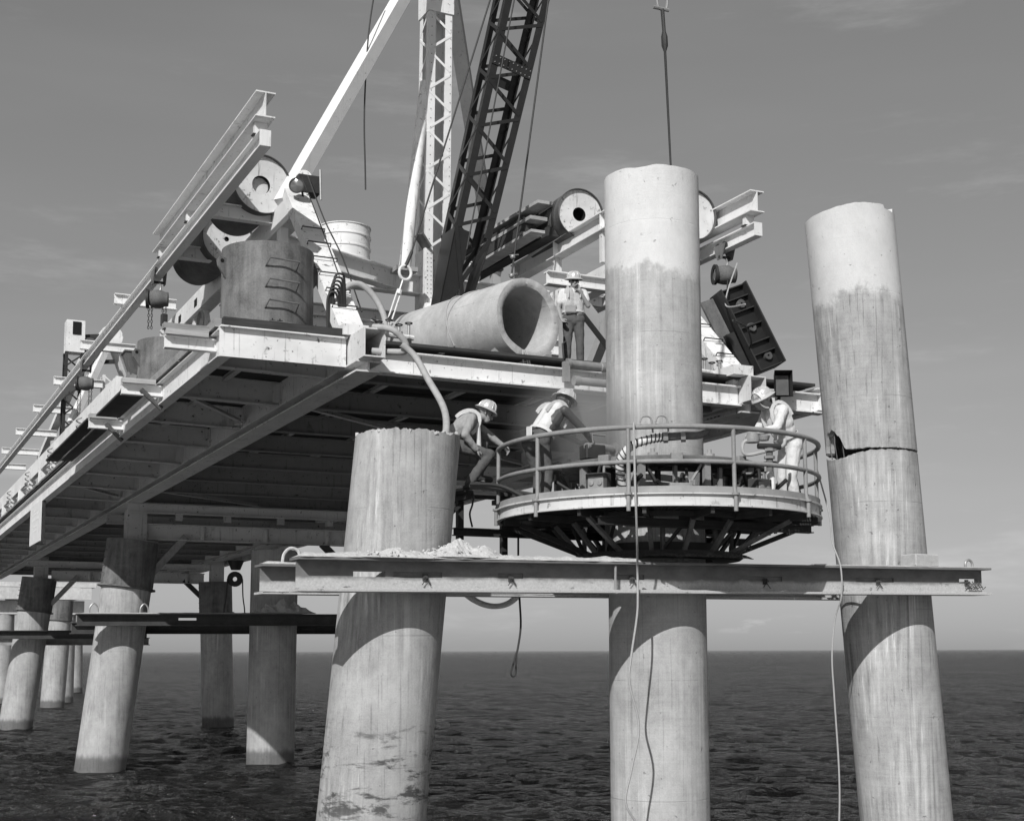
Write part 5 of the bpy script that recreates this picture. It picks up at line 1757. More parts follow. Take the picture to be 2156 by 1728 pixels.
# fittings standing on the ring
o = thing("wrapped_hose", ringpt(1.8, 222, 5.12), "white spirally wrapped hose rising in an arc to a pipe elbow on the ring rail", "hose")
hp = spline([(-1.30, -1.35, 5.20), (-1.42, -1.42, 5.45), (-1.46, -1.48, 5.68), (-1.36, -1.60, 5.86), (-1.16, -1.74, 5.94), (-1.02, -1.83, 5.96)], 8)
MB().tube(hp, 0.055, 10).build("hose_body", 'hosewhite', o)
mb = MB()
for k in range(0, len(hp) - 2, 2):
    d = (hp[k + 1] - hp[k]).normalized()
    s = d.orthogonal().normalized()
    t = d.cross(s)
    mb.tube([hp[k] + d * (0.02 * math.sin(q)) + (s * math.cos(q) + t * math.sin(q)) * 0.056 for q in [j * math.pi / 6 for j in range(12)]], 0.008, 5, closed=True)
mb.build("spiral_wrap", 'dark', o)
MB().tube(spline([(-1.04, -1.82, 5.96), (-.80, -1.95, 5.98), (-.62, -2.03, 5.99), (-.54, -2.07, 6.05), (-.53, -2.08, 6.12)], 6), 0.055, 12).build("pipe_elbow", 'rust', o)
for q in (0, 1):
    c = V(-1.0 + 0.2 * q, -1.84 - .1 * q, 5.96 + .01 * q)
    MB().lathe(c, (.85, -.5, 0.05), [(0, -.03), (.075, -.03), (.075, .03), (0, .03)], 8, smooth=False).build("coupling", 'steel', o)
for a in (235, 240):
    p = ringpt(2.27, a, 6.12)
    wire("rail_hook", [p + V(-.09, 0, 0.0), p + V(-.06, 0, .07), p + V(.02, 0, .09), p + V(.08, 0, .05), p + V(.1, 0, -.12)], 0.012, "bent bar hooked over the top rail in front of the middle pile, the %s one" % ("left" if a == 235 else "right"), "hook", 'clampsteel', 4)


def wheel(c, ax, r, label, spokes=5, mat='dark'):
    o = thing("hand_wheel", c, label, "wheel")
    c, ax = Vector(c), Vector(ax).normalized()
    s = ax.orthogonal().normalized()
    t = ax.cross(s)
    MB().tube([c + (s * math.cos(q) + t * math.sin(q)) * r for q in [j * math.pi / 16 for j in range(32)]], r * 0.11, 8, closed=True).build("rim", mat, o)
    for k in range(spokes):
        q = 2 * math.pi * k / spokes
        MB().tube([c, c + (s * math.cos(q) + t * math.sin(q)) * r], r * 0.07, 6).build("spoke", mat, o)
    MB().lathe(c, ax, [(0, -r * .25), (r * .2, -r * .25), (r * .2, r * .25), (0, r * .25)], 12).build("hub", mat, o)
    MB().bar(c + V(0, 0, -r * .15), V(c.x, c.y, 5.12), 0.05, 0.05).build("stand", mat, o)
    return o


wheel((0.62, -1.28, 5.46), (-.5, -.8, .1), 0.19, "black handwheel inside the ring right of the middle pile")
wheel((1.35, -0.82, 5.52), (-.75, -.6, 0), 0.36, "large dark spoked wheel beside the white-clad worker's legs", 6)
o = thing("valve_stack", ringpt(1.85, 292, 5.12), "pale valve fittings and wrapped hose under the white-clad worker's hands", "valves")
c = ringpt(1.85, 293, 0)
c = V(c.x, c.y, 0)
MB().tube([c + V(0, 0, 5.62), c + V(0, 0, 5.95)], 0.045, 8).build("riser", 'rust', o)
for z in (5.70, 5.80, 5.9):
    MB().lathe(c + V(0, 0, z), (0, 0, 1), [(0, 0), (.075, 0), (.075, .035), (0, .035)], 8, smooth=False).build("coupling", 'rail', o)
MB().tube([c + V(-.15, .05, 5.97), c + V(.16, -.03, 5.97)], 0.04, 8).build("cross_pipe", 'dark', o)
MB().lathe(c + V(-.2, .1, 6.02), (0, 0, 1), [(0, 0), (.09, 0), (.1, .05), (.07, .13), (0, .15)], 14).build("valve_bonnet", 'rail', o)
MB().lathe(c + V(-.02, .1, 6.06), (0, 0, 1), [(0, 0), (.07, 0), (.09, .06), (0, .09)], 14).build("valve_bonnet", 'rail', o)
MB().tube(spline([c + V(0, 0, 5.62), c + V(.01, -.02, 5.48), c + V(-.03, -.05, 5.35), c + V(-.14, -.08, 5.22)], 5), 0.05, 9).build("wrapped_hose", 'hosewhite', o)
MB().tube(spline([c + V(-.22, .1, 6.08), c + V(-.34, .12, 6.0), c + V(-.32, .1, 5.85), c + V(-.05, .02, 5.9), c + V(.2, -.02, 5.98), c + V(.26, .0, 6.08)], 5), 0.024, 8).build("short_hose", 'hose', o)
o = thing("cutting_machine", (-1.35, -0.55, 5.83), "small rotary cutter on the ring table at the bare-armed worker's hands", "cutting machine")
MB().box((-1.28, -.42, 5.93), (0.3, 0.22, 0.2)).build("carriage", 'dark', o, bevel=0.015)
MB().tube([(-1.42, -.5, 6.0), (-1.12, -.40, 6.02), (-.9, -.3, 6.02)], 0.05, 10).build("motor", 'steel', o)
MB().tube([(-1.32, -.52, 6.05), (-1.36, -.55, 6.16), (-1.1, -.45, 6.17)], 0.014, 6).build("guard_bar", 'rail', o)
MB().lathe((-.86, -.28, 6.02), (.95, .3, 0), [(0, 0), (.09, 0), (.09, .015), (0, .015)], 18, smooth=False).build("cutting_disc", 'steel', o)
# clamps, motors and hoses crowded round the collar
random.seed(21)
for k in range(12):
    a = 5 + 30 * k
    MB().box(ringpt(0.88, a, 5.28), (0.16, 0.12, 0.30), (V(math.cos(rad(a)), math.sin(rad(a)), 0), V(-math.sin(rad(a)), math.cos(rad(a)), 0), V(0, 0, 1))).build("clamp_shoe", 'dark', RG, bevel=0.012)
    MB().tube([ringpt(0.80, a + 9, 5.42), ringpt(1.16, a + 9, 5.42)], 0.03, 8).build("clamp_screw", 'clampsteel', RG)
    MB().bar(ringpt(1.30, a + 4, 5.117), ringpt(1.30, a + 4, 5.70), 0.05, 0.05).build("inner_leg", 'rail', RG)
lr(MB(), [(0.76, 5.12), (0.80, 5.12), (0.80, 5.48), (0.76, 5.48)], 72).build("clamp_collar", 'clampdark', RG)
for k, (r, a, lab) in enumerate(((1.62, 205, "dark motor unit left of the wrapped hose"), (1.60, 254, "motor unit under the ring table in front of the middle pile"), (1.62, 286, "motor unit beside the black handwheel"))):
    o = thing("drive_motor", ringpt(r, a, 5.12), lab, "motor", "motors on the round platform")
    c = ringpt(r, a, 5.12)
    t_ = V(-math.sin(rad(a)), math.cos(rad(a)), 0)
    MB().lathe(c + V(0, 0, .16) - t_ * .17, t_, [(0, 0), (.10, 0), (.13, .03), (.13, .27), (.10, .30), (.05, .30), (.05, .38), (0, .38)], 18).build("casing", 'rust2', o)
    MB().box(c + V(0, 0, .03), (0.3, .26, .06)).build("base", 'dark', o)
    MB().box(c + V(0, 0, .31), (0.1, .12, .08)).build("terminal_box", 'clampsteel', o, bevel=0.01)
for k, (a, r, hh, lab) in enumerate(((216, 2.0, 0.42, "tall control box with dials on the ring floor left of the wrapped hose"), (247, 1.98, 0.26, "low toolbox on the ring floor in front of the collar"), (281, 1.98, 0.36, "control box on the ring floor right of the middle pile"))):
    o = thing("control_box", ringpt(r, a, 5.12), lab, "control box", "boxes on the round platform")
    e_, t_ = V(math.cos(rad(a)), math.sin(rad(a)), 0), V(-math.sin(rad(a)), math.cos(rad(a)), 0)
    MB().box(ringpt(r, a, 5.12 + hh / 2), (0.16, 0.30, hh), (e_, t_, V(0, 0, 1))).build("cabinet", 'clampdark' if k != 1 else 'rail', o, bevel=0.012)
    MB().box(ringpt(r + .085, a, 5.12 + hh * .6), (0.012, 0.22, hh * .55), (e_, t_, V(0, 0, 1))).build("door", 'rail', o, bevel=0.004)
    for q in (-.06, .06):
        MB().lathe(ringpt(r + .092, a, 5.12 + hh * .68) + t_ * q, e_, [(0, 0), (.035, 0), (.035, .015), (0, .018)], 12).build("dial", 'steel', o)
    MB().tube(spline([ringpt(r, a, 5.12 + hh), ringpt(r - .05, a + 1, 5.25 + hh), ringpt(r - .25, a + 4, 5.2 + hh), ringpt(r - .45, a + 6, 5.62)], 5), 0.022, 7).build("conduit", 'rubber', o)
    MB().tube([ringpt(r, a, 5.12 + hh) + t_ * .08, ringpt(r, a, 5.20 + hh) + t_ * .08, ringpt(r - .4, a, 5.24 + hh) + t_ * .10], 0.018, 7).build("pipe", 'rail', o)
for k in range(10):
    a = 20 + 36 * k
    MB().lathe(ringpt(1.28, a, 5.83), (0, 0, 1), [(0, 0), (.07, 0), (.07, .05), (.03, .06), (.03, .11), (0, .11)], 12).build("guide_roller", 'clampsteel', RG)
    MB().box(ringpt(1.56, a + 12, 5.78), (0.10, 0.16, 0.12), (V(math.cos(rad(a + 12)), math.sin(rad(a + 12)), 0), V(-math.sin(rad(a + 12)), math.cos(rad(a + 12)), 0), V(0, 0, 1))).build("clamp_lug", 'rail', RG, bevel=0.01)
for k, (a0, a1, z, r, lab) in enumerate(((188, 232, 5.40, 1.78, "black hose drooping along the ring platform's left front"), (238, 280, 5.33, 1.72, "black hose drooping in front of the collar"), (276, 312, 5.45, 1.85, "black hose drooping towards the white-clad worker"))):
    pts = []
    for q in range(9):
        t = q / 8
        pts.append(ringpt(r - 0.25 * math.sin(t * math.pi), a0 + (a1 - a0) * t, z - 0.24 * math.sin(t * math.pi) + 0.25 * abs(t - .5)))
    wire("rubber_hose", pts, 0.028, lab, "hose", 'rubber', 4)
mb = MB()
for k in range(26):
    q = k * 0.5
    mb.tube([ringpt(1.9, 214, 5.14) + V(.20 * math.cos(q + j * .08), .20 * math.sin(q + j * .08), .012 * k / 2) for j in range(8)], 0.018, 5)
mb.v = []
mb.f = []
mb.sm = []
mb.tube([ringpt(1.92, 214, 5.14) + V((.20 - .002 * k) * math.cos(k * .35), (.20 - .002 * k) * math.sin(k * .35), .0022 * k) for k in range(56)], 0.02, 6)
tag(mb.build("coiled_rope", 'ropem', off=ringpt(1.92, 214, 5.12)), "coil of pale rope on the ring floor behind the kerb", "rope coil")

# hoses and ropes
wire("air_line", [(-2.6, 0.7, 5.55), (-2.3, 0.35, 5.50), (-2.02, 0.05, 5.30), (-1.9, -.35, 5.16), (-1.70, -.85, 5.14), (-1.72, -1.05, 5.16), (-1.88, -.85, 5.18), (-1.78, -.6, 5.2), (-1.5, -.9, 5.16)], 0.035, "dark air line looped on the ring floor by the bare-armed worker's feet", "hose", 'rubber', 6)
wire("air_line", [(-2.7, 1.2, 5.52), (-2.35, 0.9, 5.55), (-1.9, .4, 5.42), (-1.5, 0.0, 5.3)], 0.04, "dark hose sagging from the crouching worker's ledge to the ring table", "hose", 'rubber', 6)
wire("signal_line", [(-2.55, .7, 5.4), (-2.62, .6, 5.25), (-2.68, .55, 5.12), (-2.62, .6, 4.95)], 0.014, "thin line hanging off the left end of the ring's support beam", "line", 'wire', 4)
o = wire("safety_rope", [(-1.43, -1.74, 6.06), (-1.45, -1.80, 6.11), (-1.47, -1.84, 6.0), (-1.46, -1.84, 5.2), (-1.44, -1.82, 5.0), (-1.30, -1.6, 4.62), (-1.06, -1.2, 4.3), (-1.06, -1.2, 3.95), (-1.08, -1.2, 3.67), (-1.18, -1.2, 3.12), (-1.2, -1.2, 2.82), (-1.07, -1.2, 2.27), (-1.19, -1.2, 1.73), (-1.28, -1.2, 1.32), (-1.09, -1.2, 1.0), (-1.05, -1.2, 0.7)], 0.015, "pale rope hanging from the ring rail down the middle pile", "rope", 'ropem', 6)
wire("safety_rope", [(2.25, -0.75, 5.9), (2.30, -.95, 5.2), (2.3, -1.0, 4.79), (2.3, -1.17, 4.42), (2.3, -1.17, 4.0), (2.3, -1.02, 3.7), (2.24, -1.0, 3.17), (2.26, -1.0, 2.57), (2.3, -1.0, 1.71), (2.3, -1.0, 1.18), (2.26, -1.0, 0.6)], 0.012, "pale rope hanging just left of the cracked right pile", "rope", 'ropem', 6)
o = thing("wire_sling", (-1.62, 1.2, 4.9), "dark wire sling hanging below the back beam with an eye loop at its end", "wire sling")
MB().tube(spline([(-1.63, 1.18, 4.92), (-1.62, 1.2, 4.3), (-1.60, 1.2, 3.95), (-1.585, 1.2, 3.6), (-1.63, 1.2, 3.3), (-1.66, 1.2, 3.2)], 4), 0.015, 6).build("rope", 'wire', o)
MB().tube(spline([(-1.66, 1.2, 3.22), (-1.70, 1.2, 3.08), (-1.745, 1.2, 2.95), (-1.73, 1.2, 2.89), (-1.68, 1.2, 2.90), (-1.665, 1.2, 3.0), (-1.655, 1.2, 3.22)], 5), 0.014, 6).build("eye_loop", 'wire', o)
wire("hose_loop", [(-2.5, 1.22, 4.1), (-2.35, 1.22, 3.99), (-2.15, 1.22, 3.905), (-1.95, 1.22, 3.885), (-1.75, 1.22, 3.94), (-1.55, 1.22, 4.1)], 0.045, "pale hose sagging below the back beam between the left and middle piles", "hose", 'hosewhite', 6)
wire("rail_chain", [ringpt(2.25, 355, 6.0), ringpt(2.3, 352, 5.6), ringpt(2.32, 350, 5.25)], 0.012, "thin cable hanging inside the right end of the ring rail", "cable", 'dark', 4)
wire("bent_pipe", [ringpt(2.1, 352, 5.2), ringpt(2.1, 353, 5.65), ringpt(2.14, 354, 5.78), ringpt(2.25, 354, 5.82)], 0.022, "bent thin pipe at the right end of the ring rail", "pipe", 'rail', 4)
# ledge for the crouching man
o = thing("staging", (-2.6, 1.35, 4.4), "low timber staging between the broken pile and the ring platform", "staging")
MB().box((-2.55, 1.30, 5.50), (2.0, 0.26, 0.06)).build("plank", 'wood2', o)
MB().box((-2.55, 1.58, 5.505), (2.0, 0.26, 0.06)).build("plank", 'wood2', o)
for x in (-3.4, -2.45, -1.75):
    MB().bar((x, 1.42, 4.4), (x, 1.42, 5.39), 0.09, 0.09).build("post", 'dark', o)
    MB().bar((x, 1.1, 5.43), (x, 1.75, 5.43), 0.08, 0.07).build("bearer", 'dark', o)
MB().bar((-3.4, 1.36, 4.5), (-2.45, 1.36, 5.35), 0.05, 0.05).build("brace", 'dark', o)

# ------------------------------------------------------------------ people
def remesh(mb, name, mat, parent, vox=0.012, sm=3):
    ob = mb.build("tmp", mat, parent)
    r = ob.modifiers.new('r', 'REMESH')
    r.mode = 'VOXEL'
    r.voxel_size = vox
    r.use_smooth_shade = True
    s = ob.modifiers.new('s', 'SMOOTH')
    s.factor = 0.5
    s.iterations = sm
    dg = bpy.context.evaluated_depsgraph_get()
    me = bpy.data.meshes.new_from_object(ob.evaluated_get(dg))
    old = ob.data
    ob.modifiers.clear()
    ob.data = me
    bpy.data.meshes.remove(old)
    me.name = name
    ob.name = name
    if not me.materials:
        me.materials.append(M[mat])
    return ob


class Fig:
    """adult figure; joints given as (left, forward, up) metres from the point on the floor between the feet"""

    def __init__(self, base, face, J, S=1.0):
        self.b = Vector(base)
        f = Vector((face[0], face[1], 0)).normalized()
        self.F, self.L = f, V(0, 0, 1).cross(f)
        self.S = S
        self.J = {k: self.w(*v) for k, v in J.items()}

    def w(self, l, f, u):
        return self.b + (self.L * l + self.F * f + V(0, 0, u)) * self.S


def hand(mb, wr, d, palmn, S=1.0, curl=0.5, fine=None):
    """palm, four unequal bent fingers and a thumb"""
    d = Vector(d).normalized()
    n = (Vector(palmn) - d * Vector(palmn).dot(d)).normalized()
    s = d.cross(n)
    pc = wr + d * 0.045 * S
    for q in (-0.024, -0.008, 0.008, 0.024):
        mb.capsule(wr + s * q * 0.7 * S, wr + d * 0.085 * S + s * q * S, 0.015 * S, 0.013 * S, 8)
    for q, ln in ((-0.030, 0.062), (-0.010, 0.078), (0.010, 0.082), (0.030, 0.072)):
        a = wr + d * 0.085 * S + s * q * S
        m = a + (d * math.cos(curl) + n * math.sin(curl)) * ln * 0.5 * S
        e = m + (d * math.cos(curl * 2.2) + n * math.sin(curl * 2.2)) * ln * 0.5 * S
        mb.capsule(a, m, 0.0105 * S, 0.0095 * S, 8)
        mb.capsule(m, e, 0.0095 * S, 0.008 * S, 8)
    a = wr + d * 0.025 * S - s * 0.03 * S
    m = a + (d * 0.6 - s * 0.6 + n * 0.35) * 0.045 * S
    mb.capsule(a, m, 0.014 * S, 0.012 * S, 8)
    mb.capsule(m, m + (d * 0.9 - s * 0.1 + n * 0.3) * 0.035 * S, 0.012 * S, 0.009 * S, 8)


def person(label, base, face, J, look, skin, shirt, trousers, S=1.0, vest='vest', sleeves='short', bare=False, curls=(0.5, 0.5), pouch=True, hood=None, shades=False, hatbrim=1.0, straps=True):
    o = thing("person", base, label, "person")
    g = Fig(base, face, J, S)
    j = g.J
    # head axes
    hc = j['head']
    lf = Vector(look).normalized()
    hu = V(0, 0, 1)
    hu = (hu - lf * hu.dot(lf)).normalized()
    if hu.length < 0.1:
        hu = V(0, 0, 1)
    hl = hu.cross(lf).normalized()
    k = S
    b = MB()
    # skull, face, neck
    b.capsule(hc + lf * 0.015 * k + hu * 0.03 * k, hc - lf * 0.03 * k + hu * 0.035 * k, 0.082 * k, 0.082 * k, 14)
    b.capsule(hc + lf * 0.03 * k - hu * 0.02 * k, hc + lf * 0.05 * k - hu * 0.085 * k, 0.064 * k, 0.040 * k, 12)
    b.capsule(hc + lf * 0.088 * k - hu * 0.005 * k, hc + lf * 0.108 * k - hu * 0.042 * k, 0.012 * k, 0.017 * k, 8)
    b.capsule(hc + lf * 0.082 * k - hu * 0.072 * k - hl * .018 * k, hc + lf * 0.082 * k - hu * 0.072 * k + hl * .018 * k, 0.013 * k, 0.013 * k, 8)
    b.capsule(hc + lf * 0.07 * k + hu * 0.025 * k - hl * .035 * k, hc + lf * 0.07 * k + hu * 0.025 * k + hl * .035 * k, 0.02 * k, 0.02 * k, 8)
    for s in (-1, 1):
        b.capsule(hc + hl * s * 0.082 * k + hu * 0.02 * k - lf * .01 * k, hc + hl * s * 0.082 * k - hu * 0.025 * k, 0.016 * k, 0.011 * k, 8)
    b.capsule(hc - hu * 0.06 * k - lf * 0.01 * k, j['neck'], 0.056 * k, 0.062 * k, 12)
    sl_, sr_ = j['sh_l'], j['sh_r']
    across = (sl_ - sr_).normalized()
    pelv = (j['hip_l'] + j['hip_r']) / 2
    chest = (sl_ + sr_) / 2
    spine = (chest - pelv).normalized()
    fr = across.cross(spine).normalized()

    def torso(mb, e):
        for q, wd, dp_ in ((0.10, 0.095, 0.098), (0.25, 0.098, 0.105), (0.5, 0.115, 0.112), (0.72, 0.135, 0.118), (0.92, 0.135, 0.100)):
            c = lerp(pelv, chest, q) - spine * 0.03 * k
            for s in (-1, 1):
                c2 = lerp(pelv, chest, min(1, q + 0.22)) - spine * 0.03 * k
                mb.capsule(c + across * s * (wd - 0.045) * k, c2 + across * s * (wd - 0.04) * k, (dp_ + e) * k, (dp_ + e - 0.006) * k, 12)
        mb.capsule(sl_ - across * 0.02 * k, sr_ + across * 0.02 * k, (0.068 + e) * k, (0.068 + e) * k, 12)
        mb.capsule(j['neck'] - spine * 0.03 * k, chest, (0.068 + e) * k, (0.1 + e) * k, 12)

    def arms(mb, e, full, up_=1.0):
        for s in ('l', 'r'):
            a, el_, wr = j['sh_' + s], j['el_' + s], j['wr_' + s]
            if full:
                mb.capsule(a, el_, (0.056 + e) * k, (0.045 + e) * k, 12)
                mb.capsule(el_, wr, (0.044 + e) * k, (0.030 + e) * k, 12)
            else:
                mb.capsule(a, lerp(a, el_, up_), (0.060 + e) * k, (0.056 + e) * k, 12)

    def legs(mb, e, feet):
        mb.capsule(j['hip_l'], j['hip_r'], (0.105 + e) * k, (0.105 + e) * k, 12)
        for s in ('l', 'r'):
            h, kn, an = j['hip_' + s], j['kn_' + s], j['an_' + s]
            mb.capsule(h, kn, (0.092 + e) * k, (0.062 + e) * k, 12)
            m = lerp(kn, an, 0.33)
            mb.capsule(kn, m, (0.060 + e) * k, (0.060 + e) * k, 12)
            mb.capsule(m, an, (0.060 + e) * k, (0.040 + e * 1.6) * k, 12)
            if feet:
                td = j['to_' + s] - an
                mb.capsule(an + V(0, 0, -.03 * k), j['to_' + s], 0.045 * k, 0.038 * k, 10)
                mb.capsule(an - td.normalized() * .03 * k + V(0, 0, -.045 * k), an + td * .4 + V(0, 0, -.04 * k), 0.04 * k, 0.04 * k, 10)
    torso(b, -0.02)
    arms(b, 0, True)
    legs(b, -0.008, True)
    for s, cu in (('l', curls[0]), ('r', curls[1])):
        d = j['hd_' + s] - j['wr_' + s]
        n = fr if abs(d.normalized().dot(fr)) < 0.8 else -spine
        hand(b, j['wr_' + s], d, n - across * (0.6 if s == 'l' else -0.6), k * 1.04, cu)
    remesh(b, "body", skin, o, 0.0085, 2)
    # boots
    for s in ('l', 'r'):
        t = MB()
        an, to = j['an_' + s], j['to_' + s]
        td = (to - an).normalized()
        t.capsule(an + V(0, 0, .05 * k), an + V(0, 0, -.035 * k), 0.055 * k, 0.052 * k, 10)
        t.capsule(an - td * .03 * k + V(0, 0, -.04 * k), to, 0.05 * k, 0.046 * k, 10)
        remesh(t, "boot", 'boot', o, 0.012, 1)
    t = MB()
    legs(t, 0.014, False)
    t.capsule(pelv - spine * 0.02 * k, pelv + spine * 0.10 * k, 0.125 * k, 0.122 * k, 12)
    t.capsule(pelv + across * .07 * k, pelv + across * .07 * k + spine * 0.10 * k, 0.108 * k, 0.108 * k, 12)
    t.capsule(pelv - across * .07 * k, pelv - across * .07 * k + spine * 0.10 * k, 0.108 * k, 0.108 * k, 12)
    tr = remesh(t, "trousers", trousers, o, 0.012, 2)
    tex_wrinkle(tr.data, 0.007, 13)
    if shirt:
        t = MB()
        torso(t, 0.008)
        if sleeves == 'long':
            arms(t, 0.011, True)
        else:
            arms(t, 0.014, False, 0.62)
        sh = remesh(t, "shirt", shirt, o, 0.011, 2)
        tex_wrinkle(sh.data, 0.006, 15)
    if vest:
        t = MB()
        for q in (0.30, 0.5, 0.7):
            c, c2 = lerp(pelv, chest, q), lerp(pelv, chest, q + 0.25)
            for s in (-1, 1):
                t.capsule(c + across * s * 0.075 * k + fr * 0.012 * k, c2 + across * s * 0.08 * k + fr * 0.012 * k, 0.122 * k, 0.118 * k, 12)
        ve = remesh(t, "life_vest", vest, o, 0.012, 2)
        tex_wrinkle(ve.data, 0.005, 12)
    if straps:
        for s in (-1, 1):
            pts = []
            for q in range(13):
                a = q / 12 * math.pi * 1.08 - 0.15
                ctr = chest + across * s * 0.105 * k - spine * 0.10 * k
                pts.append(ctr + fr * math.cos(a) * 0.155 * k + spine * math.sin(a) * 0.215 * k)
            mb = MB()
            for p, q in zip(pts[:-1], pts[1:]):
                mb.bar(p, q + (q - p) * .1, 0.045 * k, 0.012 * k, across)
            mb.build("shoulder_strap", 'strap', o)
        mb = MB()
        c = lerp(pelv, chest, 0.28)
        ring = [c + across * math.cos(a) * 0.20 * k + fr * math.sin(a) * 0.150 * k for a in [i * math.pi / 14 for i in range(28)]]
        for i in range(28):
            p, q = ring[i], ring[(i + 1) % 28]
            mb.bar(p, q + (q - p) * .1, 0.010 * k, 0.04 * k, spine)
        mb.build("waist_strap", 'strap', o)
    # aluminium hard hat with full brim and ribs
    hb = hc + hu * 0.048 * k - lf * 0.004 * k
    ax = (hu + lf * 0.06).normalized()
    mb = MB()
    prof = [(0.125, 0.0), (0.124, 0.03), (0.117, 0.065), (0.100, 0.098), (0.072, 0.122), (0.036, 0.134), (0.0, 0.137)]
    mb.lathe(hb, ax, [(r * k, h * k) for r, h in prof], 28)
    ht = mb.build("hard_hat", 'helmet', o)
    mb = MB()
    mb.lathe(hb, ax, [(r * k, h * k) for r, h in ((0.119, 0.006), (0.126, 0.008), (0.158, -0.008), (0.166, -0.018), (0.168, -0.012), (0.150, 0.006), (0.128, 0.020))], 28, closed=True)
    mb.build("brim", 'helmet', ht)
    mb = MB()
    for q in range(6):
        a = q * math.pi / 6
        s1 = (hl * math.cos(a) + lf * math.sin(a))
        pts = [hb + s1 * r * k + ax * h * k for r, h in prof] + [hb - s1 * r * k + ax * h * k for r, h in prof[::-1][1:]]
        mb.tube(pts, 0.006 * k, 5)
    mb.build("ribs", 'helmet', ht)
    mb = MB()
    mb.capsule(hc + hu * 0.0 * k - lf * 0.055 * k, hc - hu * 0.045 * k - lf * 0.058 * k, 0.055 * k, 0.045 * k, 10)
    mb.build("hair", 'hair', o)
    mb = MB()
    for s in (-1, 1):
        if shades:
            mb.capsule(hc + lf * 0.094 * k + hl * s * 0.020 * k + hu * 0.0 * k, hc + lf * 0.090 * k + hl * s * 0.046 * k, 0.019 * k, 0.016 * k, 8)
            mb.bar(hc + lf * 0.085 * k + hl * s * 0.06 * k + hu * .005 * k, hc + hl * s * 0.09 * k + hu * 0.005 * k, 0.008 * k)
        else:
            mb.ball(hc + lf * 0.084 * k + hl * s * 0.032 * k + hu * 0.0 * k, 0.011 * k, 6)
    mb.build("sunglasses" if shades else "eyes", 'rubber' if shades else 'hair', o)
    return o, g, dict(hc=hc, lf=lf, hu=hu, hl=hl, fr=fr, across=across, spine=spine, pelv=pelv, chest=chest)


def tex_wrinkle(me, amp, freq):
    n = len(me.vertices)
    co = np.empty(n * 3)
    me.vertices.foreach_get('co', co)
    no = np.empty(n * 3)
    me.vertices.foreach_get('normal', no)
    co, no = co.reshape(-1, 3), no.reshape(-1, 3)
    d = np.array([mnoise.fractal(V(p[0] * freq, p[1] * freq, p[2] * freq * 0.6), 0.9, 2.0, 3) for p in co])
    me.vertices.foreach_set('co', (co + no * (d * amp)[:, None]).ravel())
    me.update()


# man standing on the deck, hand at his mouth
J = dict(hip_l=(.09, 0, .92), hip_r=(-.09, 0, .92), kn_l=(.11, .03, .50), kn_r=(-.11, .01, .50), an_l=(.12, 0, .09), an_r=(-.12, -.02, .09), to_l=(.15, .16, .04), to_r=(-.16, .14, .04),
         sh_l=(.185, -.01, 1.42), sh_r=(-.185, -.01, 1.42), neck=(0, -.01, 1.49), head=(0.01, .03, 1.615),
         el_l=(.255, .07, 1.17), wr_l=(.09, .17, 1.42), hd_l=(.045, .165, 1.50), el_r=(-.27, .0, 1.13), wr_r=(-.24, .14, .92), hd_r=(-.20, .19, .84))
o, g, x = person("man in white shirt, vest and sunglasses standing on the deck, hand at mouth", (0.86, 4.05, 8.075), (-.34, -.94), J, (-.30, -.95, -.10), 'skin', 'shirt', 'trousers', 0.985, 'vest', 'short', curls=(0.9, 0.35), shades=True)
MB().box(x['pelv'] + x['fr'] * 0.135 + x['spine'] * 0.16 - x['across'] * 0.06, (0.2, 0.05, 0.15), (x['across'], x['fr'], x['spine'])).build("vest_pouch", 'shirtgrey', o, bevel=0.02)
# man bending at the left of the ring, bare arms
J = dict(hip_l=(.09, -.12, .84), hip_r=(-.09, -.10, .84), kn_l=(.11, .02, .47), kn_r=(-.12, -.03, .45), an_l=(.12, .0, .09), an_r=(-.14, -.10, .09), to_l=(.14, .16, .04), to_r=(-.16, .06, .04),
         sh_l=(.20, .19, 1.24), sh_r=(-.20, .17, 1.23), neck=(0, .23, 1.29), head=(0, .32, 1.36),
         el_l=(.23, .46, 1.02), wr_l=(.14, .67, .92), hd_l=(.10, .76, .90), el_r=(-.24, .44, 1.0), wr_r=(-.13, .65, .89), hd_r=(-.09, .74, .87))
o, g, x = person("bare-armed man in dark trousers and pale vest bending at the left of the ring", (-1.93, -0.22, 5.10), (.93, .16), J, (.85, .30, -.40), 'skindark', None, 'trousers', 1.13, None, curls=(0.9, 0.9))
mb = MB()
for q in (0.42, 0.62, 0.82):
    c, c2 = lerp(x['pelv'], x['chest'], q), lerp(x['pelv'], x['chest'], q + 0.2)
    for s in (-1, 1):
        mb.capsule(c + x['across'] * s * 0.06 - x['fr'] * 0.035, c2 + x['across'] * s * 0.07 - x['fr'] * 0.035, 0.115, 0.112, 12)
remesh(mb, "life_vest", 'shirt', o, 0.012, 2)
MB().box(x['pelv'] - x['fr'] * 0.17 + x['across'] * -0.04, (0.13, 0.02, 0.2), (x['across'], x['fr'], V(0, 0, 1))).build("hanging_rag", 'shirt', o, bevel=0.02)
